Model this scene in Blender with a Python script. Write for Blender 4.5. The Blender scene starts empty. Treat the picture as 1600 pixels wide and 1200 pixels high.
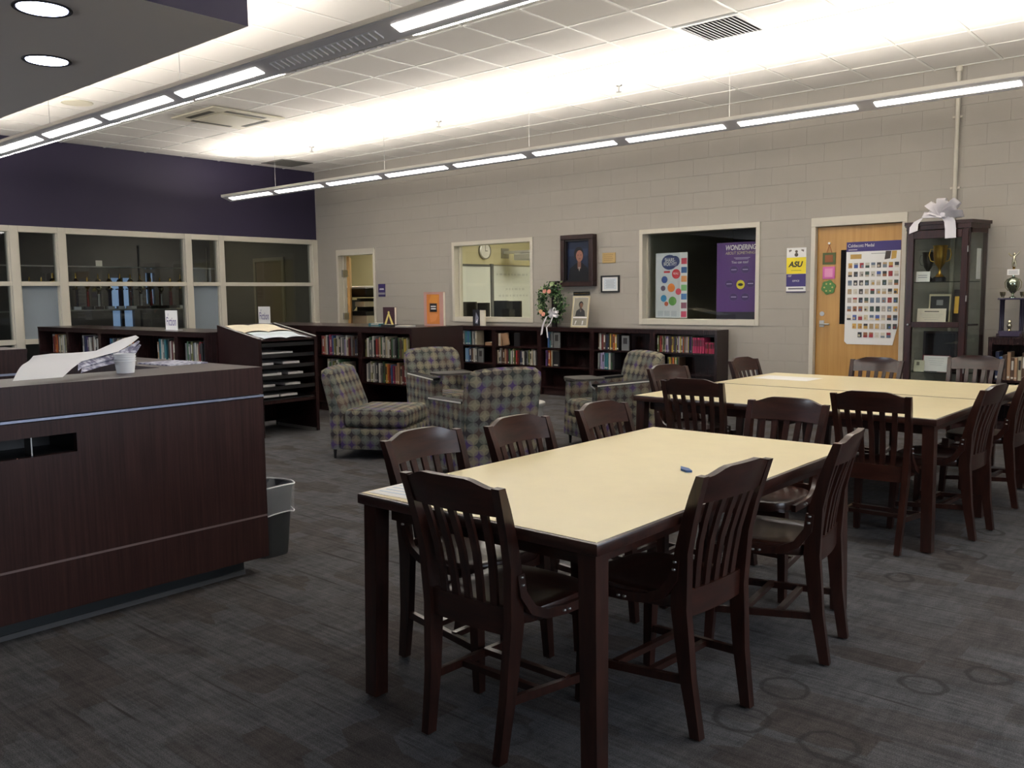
import bpy, bmesh, math, random
from mathutils import Vector, Matrix
R = math.radians
S = bpy.context.scene
COL = S.collection
random.seed(7)

# ---------------------------------------------------------------- camera
FPX = 1374.0
CAM = Vector((13.1013, -9.7951, 1.3825))
YAW, PITCH, ROLL = 2.2849, -0.1005, -0.0116
_f = Vector((math.cos(PITCH)*math.cos(YAW), math.cos(PITCH)*math.sin(YAW), math.sin(PITCH)))
_r = Vector((math.sin(YAW), -math.cos(YAW), 0.0))
_u = _r.cross(_f)
CR = math.cos(ROLL)*_r + math.sin(ROLL)*_u
CU = -math.sin(ROLL)*_r + math.cos(ROLL)*_u
cam = bpy.data.objects.new('camera', bpy.data.cameras.new('camera'))
COL.objects.link(cam)
cam.data.sensor_fit = 'HORIZONTAL'
cam.data.sensor_width = 36.0
cam.data.lens = FPX/1600*36.0
cam.data.clip_start = 0.05
cam.data.clip_end = 100
m3 = Matrix((CR, CU, -_f)).transposed()
cam.matrix_world = Matrix.Translation(CAM) @ m3.to_4x4()
S.camera = cam

def ray(px, py):
    return CR*((px-800)/FPX) - CU*((py-600)/FPX) + _f
def on(px, py, axis, v):
    """point where the pixel's ray meets the plane axis = v"""
    d = ray(px, py)
    return CAM + d*((v-CAM[axis])/d[axis])

# ---------------------------------------------------------------- world, exposure
W = bpy.data.worlds.new('world'); S.world = W
W.use_nodes = True
W.node_tree.nodes['Background'].inputs[0].default_value = (0.62, 0.76, 1.0, 1)
W.node_tree.nodes['Background'].inputs[1].default_value = 1.0
S.view_settings.view_transform = 'Standard'
S.view_settings.look = 'None'
S.view_settings.gamma = 1
S.view_settings.use_curve_mapping = False
S.view_settings.exposure = 0.75
LENS_E, UP_E, ROOM_E, CAN_E = 8.2, 35.0, 3.2, 12.0
# daylight through the windows of the wall behind the camera
def daylight(name, loc, rot, sx, sy, power, col):
    l = bpy.data.lights.new(name, 'AREA'); l.shape = 'RECTANGLE'; l.size = sx; l.size_y = sy
    l.energy = power; l.color = col
    o = bpy.data.objects.new(name, l); COL.objects.link(o); o.location = loc; o.rotation_euler = rot
    return o
daylight('window_daylight', (15.75, -7.6, 1.75), (0, R(90), 0), 1.5, 5.4, 55, (0.86, 0.92, 1.0))
daylight('window_daylight', (4.3, -12.75, 1.65), (R(90), 0, 0), 2.8, 1.5, 90, (0.86, 0.92, 1.0))

# ---------------------------------------------------------------- helpers
def srgb(c):
    if isinstance(c, str):
        c = c.lstrip('#'); c = [int(c[i:i+2], 16)/255 for i in (0, 2, 4)]
    else:
        c = [x/255 for x in c]
    return tuple(x/12.92 if x <= .04045 else ((x+.055)/1.055)**2.4 for x in c) + (1,)

MATS = {}
def mat(name, col=None, rough=.5, metal=0, spec=.5, emit=None, estr=0, bump=0, bscale=200, noise=0, nscale=8, coat=0):
    if name in MATS: return MATS[name]
    m = bpy.data.materials.new(name); m.use_nodes = True
    nt = m.node_tree; b = nt.nodes['Principled BSDF']
    c = srgb(col)
    b.inputs['Base Color'].default_value = c
    b.inputs['Roughness'].default_value = rough
    b.inputs['Metallic'].default_value = metal
    b.inputs['Specular IOR Level'].default_value = spec
    b.inputs['Coat Weight'].default_value = coat
    if emit is not None:
        b.inputs['Emission Color'].default_value = srgb(emit); b.inputs['Emission Strength'].default_value = estr
    if bump or noise:
        tc = nt.nodes.new('ShaderNodeTexCoord')
        if noise:
            n = nt.nodes.new('ShaderNodeTexNoise'); n.inputs['Scale'].default_value = nscale; n.inputs['Detail'].default_value = 4
            nt.links.new(tc.outputs['Object'], n.inputs['Vector'])
            mx = nt.nodes.new('ShaderNodeMix'); mx.data_type = 'RGBA'
            mx.inputs[6].default_value = tuple(x*(1-noise) for x in c[:3])+(1,)
            mx.inputs[7].default_value = tuple(min(1, x*(1+noise)) for x in c[:3])+(1,)
            nt.links.new(n.outputs['Fac'], mx.inputs[0]); nt.links.new(mx.outputs[2], b.inputs['Base Color'])
        if bump:
            n = nt.nodes.new('ShaderNodeTexNoise'); n.inputs['Scale'].default_value = bscale; n.inputs['Detail'].default_value = 3
            nt.links.new(tc.outputs['Object'], n.inputs['Vector'])
            bp = nt.nodes.new('ShaderNodeBump'); bp.inputs['Strength'].default_value = bump; bp.inputs['Distance'].default_value = .002
            nt.links.new(n.outputs['Fac'], bp.inputs['Height']); nt.links.new(bp.outputs['Normal'], b.inputs['Normal'])
    MATS[name] = m
    return m

def wood(name, dark, light, rough=.35, scale=(60, 60, 2.2), coat=0, coord='Object', spec=.5):
    """streaky wood; grain runs along the axis with the small scale"""
    if name in MATS: return MATS[name]
    m = bpy.data.materials.new(name); m.use_nodes = True
    nt = m.node_tree; b = nt.nodes['Principled BSDF']
    tc = nt.nodes.new('ShaderNodeTexCoord'); mp = nt.nodes.new('ShaderNodeMapping')
    mp.inputs['Scale'].default_value = scale
    nt.links.new(tc.outputs[coord], mp.inputs['Vector'])
    n = nt.nodes.new('ShaderNodeTexNoise'); n.inputs['Scale'].default_value = 1; n.inputs['Detail'].default_value = 5; n.inputs['Roughness'].default_value = .65
    nt.links.new(mp.outputs['Vector'], n.inputs['Vector'])
    cr = nt.nodes.new('ShaderNodeValToRGB')
    cr.color_ramp.elements[0].position = .3; cr.color_ramp.elements[0].color = srgb(dark)
    cr.color_ramp.elements[1].position = .72; cr.color_ramp.elements[1].color = srgb(light)
    nt.links.new(n.outputs['Fac'], cr.inputs['Fac']); nt.links.new(cr.outputs['Color'], b.inputs['Base Color'])
    b.inputs['Roughness'].default_value = rough; b.inputs['Coat Weight'].default_value = coat
    b.inputs['Specular IOR Level'].default_value = spec
    b.inputs['Coat Roughness'].default_value = .15
    MATS[name] = m
    return m

def glass(name, tint=(255, 255, 255), refl=.06, rough=.0):
    """thin sheet glass: tinted transmission with a Fresnel reflection"""
    if name in MATS: return MATS[name]
    m = bpy.data.materials.new(name); m.use_nodes = True
    nt = m.node_tree; nt.nodes.remove(nt.nodes['Principled BSDF'])
    t = nt.nodes.new('ShaderNodeBsdfTransparent'); t.inputs[0].default_value = srgb(tint)
    g = nt.nodes.new('ShaderNodeBsdfGlossy'); g.inputs['Roughness'].default_value = rough
    fr = nt.nodes.new('ShaderNodeFresnel')
    ge = nt.nodes.new('ShaderNodeNewGeometry'); mr = nt.nodes.new('ShaderNodeMapRange')   # leaving the sheet reflects like entering it
    mr.inputs[3].default_value = 1.5; mr.inputs[4].default_value = 1/1.5
    nt.links.new(ge.outputs['Backfacing'], mr.inputs[0]); nt.links.new(mr.outputs[0], fr.inputs['IOR'])
    mx = nt.nodes.new('ShaderNodeMixShader')
    nt.links.new(fr.outputs[0], mx.inputs[0]); nt.links.new(t.outputs[0], mx.inputs[1]); nt.links.new(g.outputs[0], mx.inputs[2])
    nt.links.new(mx.outputs[0], nt.nodes['Material Output'].inputs['Surface'])
    MATS[name] = m
    return m

def print_mat(name='printed_colours', rough=.45):
    if name in MATS: return MATS[name]
    m = bpy.data.materials.new(name); m.use_nodes = True
    nt = m.node_tree; b = nt.nodes['Principled BSDF']
    a = nt.nodes.new('ShaderNodeAttribute'); a.attribute_name = 'ink'
    nt.links.new(a.outputs['Color'], b.inputs['Base Color']); b.inputs['Roughness'].default_value = rough
    MATS[name] = m
    return m

def finish(me, smooth=None):
    """box-mapped UVs in metres, optional angle-limited smoothing"""
    uv = me.uv_layers.new(name='UVMap') if not me.uv_layers else me.uv_layers[0]
    vs = me.vertices
    for p in me.polygons:
        n = p.normal; ax = max(range(3), key=lambda i: abs(n[i]))
        for li in p.loop_indices:
            co = vs[me.loops[li].vertex_index].co
            uv.data[li].uv = ((co.y, co.z), (co.x, co.z), (co.x, co.y))[ax]
    if smooth is not None:
        for p in me.polygons: p.use_smooth = True
        me.set_sharp_from_angle(angle=R(smooth))

def obj(name, bm, material, parent=None, smooth=None, loc=None, rot=None):
    if isinstance(bm, bpy.types.Mesh): me = bm
    else:
        bmesh.ops.recalc_face_normals(bm, faces=bm.faces)
        me = bpy.data.meshes.new(name); bm.to_mesh(me); bm.free()
        finish(me, smooth)
        ms = material if isinstance(material, (list, tuple)) else [material]
        for k in ms: me.materials.append(k)
    o = bpy.data.objects.new(name, me); COL.objects.link(o)
    if parent: o.parent = parent
    if loc is not None: o.location = loc
    if rot is not None: o.rotation_euler = rot
    return o

def tag(o, label=None, cat=None, group=None, kind=None):
    if label: o['label'] = label
    if cat: o['category'] = cat
    if group: o['group'] = group
    if kind: o['kind'] = kind
    return o
def thing(name, label, cat, loc=(0, 0, 0), rz=0, group=None):
    o = bpy.data.objects.new(name, None); COL.objects.link(o)
    o.location = loc; o.rotation_euler = (0, 0, rz); o.empty_display_size = .1
    return tag(o, label, cat, group)
def struct(name, loc=(0, 0, 0)):
    o = bpy.data.objects.new(name, None); COL.objects.link(o); o.location = loc; o.empty_display_size = .1
    o['kind'] = 'structure'
    return o
def rebase(t, loc):
    """put the Empty at the thing's base without moving its parts"""
    d = Vector(loc)-t.location; t.location = loc
    for c in bpy.data.objects:
        if c.parent == t: c.location = c.location-d
    return t
def kids(o): return [c for c in bpy.data.objects if c.parent == o]
def copy_tree(o, loc=None, rz=None, label=None, parent=None, _ch=None):
    if _ch is None:
        _ch = {}
        for x in bpy.data.objects:
            if x.parent: _ch.setdefault(x.parent.name, []).append(x)
    c = o.copy(); COL.objects.link(c); c.parent = parent
    if loc is not None: c.location = loc
    if rz is not None: c.rotation_euler = (0, 0, rz)
    if label: c['label'] = label
    for ch in _ch.get(o.name, []): copy_tree(ch, parent=c, _ch=_ch)
    return c

def NB(): return bmesh.new()
def box(bm, x0, y0, z0, x1, y1, z1, bev=0, seg=2):
    v = [bm.verts.new(p) for p in ((x0,y0,z0),(x1,y0,z0),(x1,y1,z0),(x0,y1,z0),(x0,y0,z1),(x1,y0,z1),(x1,y1,z1),(x0,y1,z1))]
    fs = [bm.faces.new([v[i] for i in q]) for q in ((0,3,2,1),(4,5,6,7),(0,1,5,4),(1,2,6,5),(2,3,7,6),(3,0,4,7))]
    if bev:
        es = list({e for f in fs for e in f.edges})
        bmesh.ops.bevel(bm, geom=es, offset=bev, segments=seg, profile=.5, affect='EDGES')
    return bm
def bx(x0, y0, z0, x1, y1, z1, bev=0, seg=2): return box(NB(), x0, y0, z0, x1, y1, z1, bev, seg)
def prism(pts, d, bm=None):
    """planar polygon pts (3D) extruded by vector d"""
    bm = bm or NB(); d = Vector(d)
    a = [bm.verts.new(p) for p in pts]; b = [bm.verts.new(Vector(p)+d) for p in pts]
    bm.faces.new(a); bm.faces.new(b[::-1]); n = len(a)
    for i in range(n): bm.faces.new((a[i], b[i], b[(i+1) % n], a[(i+1) % n]))
    return bm
def sweep(path, secs, bm=None, closed_ring=False):
    """path: points; secs: list of local offset polygons (list of Vectors) per point, same count"""
    bm = bm or NB(); rings = []
    for p, s in zip(path, secs): rings.append([bm.verts.new(Vector(p)+Vector(o)) for o in s])
    n = len(rings[0])
    prs = list(zip(rings, rings[1:])) + ([(rings[-1], rings[0])] if closed_ring else [])
    for a, b in prs:
        for i in range(n): bm.faces.new((a[i], a[(i+1) % n], b[(i+1) % n], b[i]))
    if not closed_ring:
        bm.faces.new(rings[0][::-1]); bm.faces.new(rings[-1])
    return bm
def rect_sec(u, v, w, h):
    u = Vector(u); v = Vector(v)
    return [u*(-w/2)+v*(-h/2), u*(w/2)+v*(-h/2), u*(w/2)+v*(h/2), u*(-w/2)+v*(h/2)]
def tube(path, r, n=8, bm=None):
    bm = bm or NB(); P = [Vector(p) for p in path]; secs = []
    rs = r if isinstance(r, (list, tuple)) else [r]*len(P)
    ref = None
    for i, p in enumerate(P):
        t = (P[min(i+1, len(P)-1)]-P[max(i-1, 0)]).normalized()
        if ref is None: ref = Vector((0, 0, 1)) if abs(t.z) < .9 else Vector((1, 0, 0))
        a = (ref - t*ref.dot(t)).normalized(); b = t.cross(a); ref = a
        secs.append([(a*math.cos(2*math.pi*k/n)+b*math.sin(2*math.pi*k/n))*rs[i] for k in range(n)])
    return sweep(P, secs, bm)
def lathe(prof, n=16, c=(0, 0, 0), bm=None):
    bm = bm or NB(); rings = []
    for r, z in prof:
        if r < 1e-5: rings.append([bm.verts.new((c[0], c[1], c[2]+z))])
        else: rings.append([bm.verts.new((c[0]+r*math.cos(2*math.pi*k/n), c[1]+r*math.sin(2*math.pi*k/n), c[2]+z)) for k in range(n)])
    for a, b in zip(rings, rings[1:]):
        for i in range(n):
            j = (i+1) % n
            if len(a) == 1 and len(b) == 1: continue
            if len(a) == 1: bm.faces.new((a[0], b[i], b[j]))
            elif len(b) == 1: bm.faces.new((a[i], a[j], b[0]))
            else: bm.faces.new((a[i], a[j], b[j], b[i]))
    return bm
def grid(nu, nv, fn, bm=None):
    bm = bm or NB()
    V = [[bm.verts.new(fn(i/nu, j/nv)) for j in range(nv+1)] for i in range(nu+1)]
    for i in range(nu):
        for j in range(nv): bm.faces.new((V[i][j], V[i+1][j], V[i+1][j+1], V[i][j+1]))
    return bm
def sheet(nu, nv, fn, th):
    """a curved sheet with thickness"""
    bm = grid(nu, nv, fn)
    bmesh.ops.recalc_face_normals(bm, faces=bm.faces)
    bmesh.ops.solidify(bm, geom=bm.faces[:], thickness=th)
    return bm
def wall_holes(us, vs, holes, put, th):
    """rectangular wall with rectangular holes as one connected mesh. put(u, v, d) -> point, d 0 at front, th at back"""
    us = sorted(set(us + [h[0] for h in holes] + [h[1] for h in holes])); vs = sorted(set(vs + [h[2] for h in holes] + [h[3] for h in holes]))
    bm = NB(); F = {}; B = {}
    def vert(D, i, j, d):
        if (i, j) not in D: D[(i, j)] = bm.verts.new(put(us[i], vs[j], d))
        return D[(i, j)]
    solid = {}
    for i in range(len(us)-1):
        for j in range(len(vs)-1):
            cu, cv = (us[i]+us[i+1])/2, (vs[j]+vs[j+1])/2
            solid[i, j] = not any(h[0] < cu < h[1] and h[2] < cv < h[3] for h in holes)
    for (i, j), s in solid.items():
        if not s: continue
        bm.faces.new([vert(F, a, b, 0) for a, b in ((i, j), (i+1, j), (i+1, j+1), (i, j+1))])
        bm.faces.new([vert(B, a, b, th) for a, b in ((i, j+1), (i+1, j+1), (i+1, j), (i, j))])
        for (di, dj, e) in ((0, -1, ((i, j), (i+1, j))), (1, 0, ((i+1, j), (i+1, j+1))), (0, 1, ((i+1, j+1), (i, j+1))), (-1, 0, ((i, j+1), (i, j)))):
            if not solid.get((i+di, j+dj), False):
                p, q = e
                bm.faces.new((vert(F, *q, 0), vert(F, *p, 0), vert(B, *p, th), vert(B, *q, th)))
    return bm
def flat_print(name, shapes, parent, y=0.0, rot=None, loc=None, rough=.45):
    """flat ink shapes [(points (x, z), colour)], later ones a hair in front; faces -y"""
    me = bpy.data.meshes.new(name); vs = []; fs = []; cols = []
    for k, (pts, c) in enumerate(shapes):
        b = len(vs); vs += [(x, y-.00004*k, z) for x, z in pts]; fs.append(list(range(b, b+len(pts)))); cols += [srgb(c)]*len(pts)
    me.from_pydata(vs, [], fs); a = me.color_attributes.new('ink', 'FLOAT_COLOR', 'CORNER')
    for i, c in enumerate(cols): a.data[i].color = c
    finish(me); me.materials.append(print_mat('printed_ink_%d' % int(rough*100), rough))
    return obj(name, me, None, parent, loc=loc, rot=rot)
def rq(x0, z0, x1, z1): return [(x0, z0), (x1, z0), (x1, z1), (x0, z1)]
def circ(x, z, r, n=16, rz=None): return [(x+r*math.cos(2*math.pi*k/n), z+(rz or r)*math.sin(2*math.pi*k/n)) for k in range(n)]
def text(name, body, size, material, parent, loc, rot=(math.pi/2, 0, 0), align='CENTER', xs=1.0, shear=0, bold=0, wmax=None):
    cu = bpy.data.curves.new(name, 'FONT'); cu.body = body; cu.size = size; cu.align_x = align; cu.align_y = 'CENTER'; cu.shear = shear
    cu.offset = bold
    t = bpy.data.objects.new('tmp', cu); COL.objects.link(t)
    me = bpy.data.meshes.new_from_object(t.evaluated_get(bpy.context.evaluated_depsgraph_get()))
    bpy.data.objects.remove(t)
    if wmax and me.vertices:
        w = max(v.co.x for v in me.vertices)-min(v.co.x for v in me.vertices); xs = wmax/w
    for v in me.vertices: v.co.x *= xs
    me.name = name; finish(me); me.materials.clear(); me.materials.append(material)
    o = obj(name, me, None, parent, loc=loc, rot=rot)
    return o

# ---------------------------------------------------------------- shared materials
def carpet():
    m = bpy.data.materials.new('carpet'); m.use_nodes = True; nt = m.node_tree; b = nt.nodes['Principled BSDF']
    L = nt.links.new; N = nt.nodes.new
    tc = N('ShaderNodeTexCoord')
    def noise(scale, mul, detail=3, rough=.6):
        mp = N('ShaderNodeMapping'); mp.inputs['Scale'].default_value = mul; L(tc.outputs['Object'], mp.inputs['Vector'])
        n = N('ShaderNodeTexNoise'); n.inputs['Scale'].default_value = scale; n.inputs['Detail'].default_value = detail; n.inputs['Roughness'].default_value = rough
        L(mp.outputs['Vector'], n.inputs['Vector']); return n.outputs['Fac']
    def ramp(f, p0, c0, p1, c1):
        r = N('ShaderNodeValToRGB'); r.color_ramp.elements[0].position = p0; r.color_ramp.elements[0].color = srgb(c0)
        r.color_ramp.elements[1].position = p1; r.color_ramp.elements[1].color = srgb(c1); L(f, r.inputs['Fac']); return r.outputs['Color']
    def mix(f, a, c, mode='MIX'):
        x = N('ShaderNodeMix'); x.data_type = 'RGBA'; x.blend_type = mode
        if isinstance(f, float): x.inputs[0].default_value = f
        else: L(f, x.inputs[0])
        L(a, x.inputs[6]); L(c, x.inputs[7]) if not isinstance(c, tuple) else setattr(x.inputs[7], 'default_value', c)
        return x.outputs[2]
    s1 = noise(1, (3.5, 60, 1), 5, .75); s2 = noise(1, (30, 5, 1), 4, .7); s3 = noise(7, (1, 1, 1), 5, .7)
    av = N('ShaderNodeMath'); av.operation = 'MULTIPLY_ADD'; av.inputs[1].default_value = .5; L(s2, av.inputs[0]); L(s1, av.inputs[2])
    aw = N('ShaderNodeMath'); aw.operation = 'MULTIPLY_ADD'; aw.inputs[1].default_value = .6; L(s3, aw.inputs[0]); L(av.outputs[0], aw.inputs[2])
    ax = N('ShaderNodeMath'); ax.operation = 'DIVIDE'; ax.inputs[1].default_value = 2.1; L(aw.outputs[0], ax.inputs[0]); stripes = ax.outputs[0]
    base = ramp(stripes, .36, (66, 67, 70), .64, (116, 115, 116))
    br = ramp(stripes, .36, (60, 53, 50), .64, (92, 82, 76))
    # patches of brown yarn, squarish, within carpet tiles
    mp = N('ShaderNodeMapping'); mp.inputs['Scale'].default_value = (2.6, 5.2, 1); L(tc.outputs['Object'], mp.inputs['Vector'])
    vo = N('ShaderNodeTexVoronoi'); vo.distance = 'CHEBYCHEV'; vo.inputs['Scale'].default_value = 1.2; vo.inputs['Randomness'].default_value = .8
    L(mp.outputs['Vector'], vo.inputs['Vector'])
    sp = N('ShaderNodeSeparateColor'); L(vo.outputs['Color'], sp.inputs[0])
    pm = N('ShaderNodeMapRange'); pm.inputs[1].default_value = .45; pm.inputs[2].default_value = 1.0; pm.inputs[4].default_value = .7; L(sp.outputs[0], pm.inputs[0])
    col = mix(pm.outputs[0], base, br)
    # dark cross hatching lines
    ln = noise(1, (1.2, 26, 1), 2); lm = N('ShaderNodeMapRange'); lm.inputs[1].default_value = .62; lm.inputs[2].default_value = .72; L(ln, lm.inputs[0])
    col = mix(lm.outputs[0], col, (.055, .05, .05, 1))
    # loose drawn rings
    v2 = N('ShaderNodeTexVoronoi'); v2.inputs['Scale'].default_value = 3.4; v2.inputs['Randomness'].default_value = .75
    wob = N('ShaderNodeTexNoise'); wob.inputs['Scale'].default_value = 9; L(tc.outputs['Object'], wob.inputs['Vector'])
    va = N('ShaderNodeVectorMath'); va.operation = 'MULTIPLY_ADD'; va.inputs[1].default_value = (.05, .05, 0); L(wob.outputs['Color'], va.inputs[0]); L(tc.outputs['Object'], va.inputs[2])
    L(va.outputs[0], v2.inputs['Vector'])
    d = N('ShaderNodeMath'); d.operation = 'SUBTRACT'; d.inputs[1].default_value = .30; L(v2.outputs['Distance'], d.inputs[0])
    a = N('ShaderNodeMath'); a.operation = 'ABSOLUTE'; L(d.outputs[0], a.inputs[0])
    rg = N('ShaderNodeMapRange'); rg.inputs[1].default_value = .015; rg.inputs[2].default_value = .04; rg.inputs[3].default_value = .7; rg.inputs[4].default_value = 0; L(a.outputs[0], rg.inputs[0])
    gate = N('ShaderNodeMath'); gate.operation = 'GREATER_THAN'; gate.inputs[1].default_value = .5
    s2 = N('ShaderNodeSeparateColor'); L(v2.outputs['Color'], s2.inputs[0]); L(s2.outputs[1], gate.inputs[0])
    mu = N('ShaderNodeMath'); mu.operation = 'MULTIPLY'; L(rg.outputs[0], mu.inputs[0]); L(gate.outputs[0], mu.inputs[1])
    sx = N('ShaderNodeSeparateXYZ'); L(tc.outputs['Object'], sx.inputs[0]); gx = N('ShaderNodeMapRange'); gx.inputs[1].default_value = 10.8; gx.inputs[2].default_value = 11.8; L(sx.outputs[0], gx.inputs[0])   # the ringed carpet lies to the right
    m2 = N('ShaderNodeMath'); m2.operation = 'MULTIPLY'; L(mu.outputs[0], m2.inputs[0]); L(gx.outputs[0], m2.inputs[1])
    col = mix(m2.outputs[0], col, (.05, .047, .045, 1))
    fl = noise(260, (1, 1, 1), 2); fcol = ramp(fl, .3, (165, 165, 165), .7, (255, 255, 255))
    col = mix(1.0, col, fcol, 'MULTIPLY')
    L(col, b.inputs['Base Color']); b.inputs['Roughness'].default_value = .95; b.inputs['Specular IOR Level'].default_value = .1
    bp = N('ShaderNodeBump'); bp.inputs['Strength'].default_value = .5; bp.inputs['Distance'].default_value = .004; L(fl, bp.inputs['Height']); L(bp.outputs['Normal'], b.inputs['Normal'])
    MATS['carpet'] = m; return m
def upholstery():
    m = bpy.data.materials.new('dotted_upholstery'); m.use_nodes = True; nt = m.node_tree; b = nt.nodes['Principled BSDF']
    L = nt.links.new; N = nt.nodes.new
    uv = N('ShaderNodeUVMap'); uv.uv_map = 'UVMap'
    mp = N('ShaderNodeMapping'); mp.inputs['Scale'].default_value = (1/.085,)*3; L(uv.outputs[0], mp.inputs['Vector'])
    vo = N('ShaderNodeTexVoronoi'); vo.voronoi_dimensions = '2D'; vo.inputs['Scale'].default_value = 1; vo.inputs['Randomness'].default_value = 0
    L(mp.outputs[0], vo.inputs['Vector'])
    sep = N('ShaderNodeSeparateColor'); L(vo.outputs['Color'], sep.inputs[0])
    cr = N('ShaderNodeValToRGB'); cr.color_ramp.interpolation = 'CONSTANT'
    cols = [(0, (112, 113, 102)), (.25, (132, 126, 106)), (.5, (103, 107, 102)), (.75, (122, 113, 99))]
    cr.color_ramp.elements[0].color = srgb(cols[0][1]); cr.color_ramp.elements[1].position = cols[1][0]; cr.color_ramp.elements[1].color = srgb(cols[1][1])
    for p, c in cols[2:]: e = cr.color_ramp.elements.new(p); e.color = srgb(c)
    L(sep.outputs[0], cr.inputs['Fac'])
    # a second, shifted set of tinted discs overlaps the first
    m2 = N('ShaderNodeMapping'); m2.inputs['Scale'].default_value = (1/.085,)*3; m2.inputs['Location'].default_value = (.5, .5, 0); L(uv.outputs[0], m2.inputs['Vector'])
    v2 = N('ShaderNodeTexVoronoi'); v2.voronoi_dimensions = '2D'; v2.inputs['Scale'].default_value = 1; v2.inputs['Randomness'].default_value = 0; L(m2.outputs[0], v2.inputs['Vector'])
    s2 = N('ShaderNodeSeparateColor'); L(v2.outputs['Color'], s2.inputs[0])
    c2 = N('ShaderNodeValToRGB'); c2.color_ramp.interpolation = 'CONSTANT'
    c2.color_ramp.elements[0].color = srgb((58, 53, 56)); c2.color_ramp.elements[1].position = .4; c2.color_ramp.elements[1].color = srgb((78, 62, 102))
    e = c2.color_ramp.elements.new(.65); e.color = srgb((84, 69, 64)); e = c2.color_ramp.elements.new(.85); e.color = srgb((62, 66, 62))
    L(s2.outputs[1], c2.inputs['Fac'])
    gap = N('ShaderNodeMapRange'); gap.inputs[1].default_value = .47; gap.inputs[2].default_value = .51; L(vo.outputs['Distance'], gap.inputs[0])
    lens = N('ShaderNodeMapRange'); lens.inputs[1].default_value = .50; lens.inputs[2].default_value = .46; lens.inputs[3].default_value = 0; lens.inputs[4].default_value = .38; L(v2.outputs['Distance'], lens.inputs[0])
    x1 = N('ShaderNodeMix'); x1.data_type = 'RGBA'; L(lens.outputs[0], x1.inputs[0]); L(cr.outputs[0], x1.inputs[6]); L(c2.outputs[0], x1.inputs[7])
    x2 = N('ShaderNodeMix'); x2.data_type = 'RGBA'; L(gap.outputs[0], x2.inputs[0]); L(x1.outputs[2], x2.inputs[6]); L(c2.outputs[0], x2.inputs[7])
    L(x2.outputs[2], b.inputs['Base Color']); b.inputs['Roughness'].default_value = .85; b.inputs['Specular IOR Level'].default_value = .2
    MATS['upholstery'] = m; return m

CARPET = carpet(); UPH = upholstery()
BLOCK = mat('painted_block', (162, 156, 146), .65, bump=.25, bscale=90, noise=.03, nscale=1.5)
MORTAR = mat('painted_joint', (150, 144, 134), .8)
PURPLE = mat('purple_paint', (40, 32, 58), .65, noise=.05, nscale=.8)
CREAM = mat('cream_frame_paint', (200, 194, 179), .4)
TILE = mat('ceiling_tile', (226, 222, 216), .9, bump=.3, bscale=120)
GRIDM = mat('ceiling_grid_white', (236, 234, 228), .4)
SOFF = mat('soffit_grey', (216, 210, 204), .8)
CHERRY = wood('dark_cherry', (29, 14, 10), (60, 30, 22), .3, (40, 40, 5), coat=.35)
CHERRY_X = wood('dark_cherry_cross', (29, 14, 10), (60, 30, 22), .3, (5, 40, 40), coat=.35)
LAMI = wood('mahogany_laminate', (38, 23, 22), (66, 42, 39), .38, (70, 70, 2.0), spec=.3)
SHELFM = wood('shelf_laminate', (30, 17, 17), (48, 28, 27), .26, (70, 70, 3))
TOPLAM = mat('cream_laminate', (234, 220, 178), .3, noise=.06, nscale=9)
DOORW = wood('honey_oak_veneer', (172, 126, 64), (192, 148, 82), .4, (30, 30, 1.2))
STEEL = mat('brushed_steel', (176, 175, 172), .42, 1)
CHROME = mat('chrome', (225, 225, 225), .12, 1)
GOLD = mat('gold_metal', (205, 165, 80), .22, 1)
SILVER = mat('silver_gold_metal', (214, 206, 176), .22, 1)
BLACK = mat('black_plastic', (18, 18, 20), .45)
DKGREY = mat('dark_grey', (58, 58, 60), .6)
WHITE = mat('white_paper', (240, 238, 234), .8)
WHITEG = mat('white_gloss', (240, 240, 240), .3)
GLASS = glass('clear_glass', (249, 251, 250)); DGLASS = glass('grey_glass', (226, 230, 230))

def film(name):
    m = bpy.data.materials.new(name); m.use_nodes = True; nt = m.node_tree; b = nt.nodes['Principled BSDF']
    b.inputs['Base Color'].default_value = srgb((226, 228, 230)); b.inputs['Roughness'].default_value = .25; b.inputs['Alpha'].default_value = .26
    MATS[name] = m; return m
FILM = film('liner_plastic')
# ================================================================ structure
HC = 3.604
XR, YF = 15.5, -12.5
fl = obj('floor', bx(-6, YF, -.1, XR, 5, 0), CARPET); tag(fl, kind='structure')

# ---- back wall of painted blocks, with its openings
D2 = (.568, 1.600, 0, 2.205); WA = (3.42, 5.04, .986, 2.205); WB = (6.83, 8.49, .986, 2.205); D1 = (9.104, 10.133, 0, 2.205)
OPEN = [D2, WA, WB, D1]
wb = obj('wall_back', wall_holes([0, XR], [0, 3.7], OPEN, lambda u, v, d: (u, .0024+d, v), .15), MORTAR); tag(wb, kind='structure')
def block_mesh(w, h):
    bm = NB(); i = .002
    a = [bm.verts.new(p) for p in ((0, .0025, 0), (w, .0025, 0), (w, .0025, h), (0, .0025, h))]
    b = [bm.verts.new(p) for p in ((i*.15, 0, i), (w-i*.15, 0, i), (w-i*.15, 0, h-i), (i*.15, 0, h-i))]
    bm.faces.new(b)
    for k in range(4): bm.faces.new((a[k], a[(k+1) % 4], b[(k+1) % 4], b[k]))
    return bm
pieces = []
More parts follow.
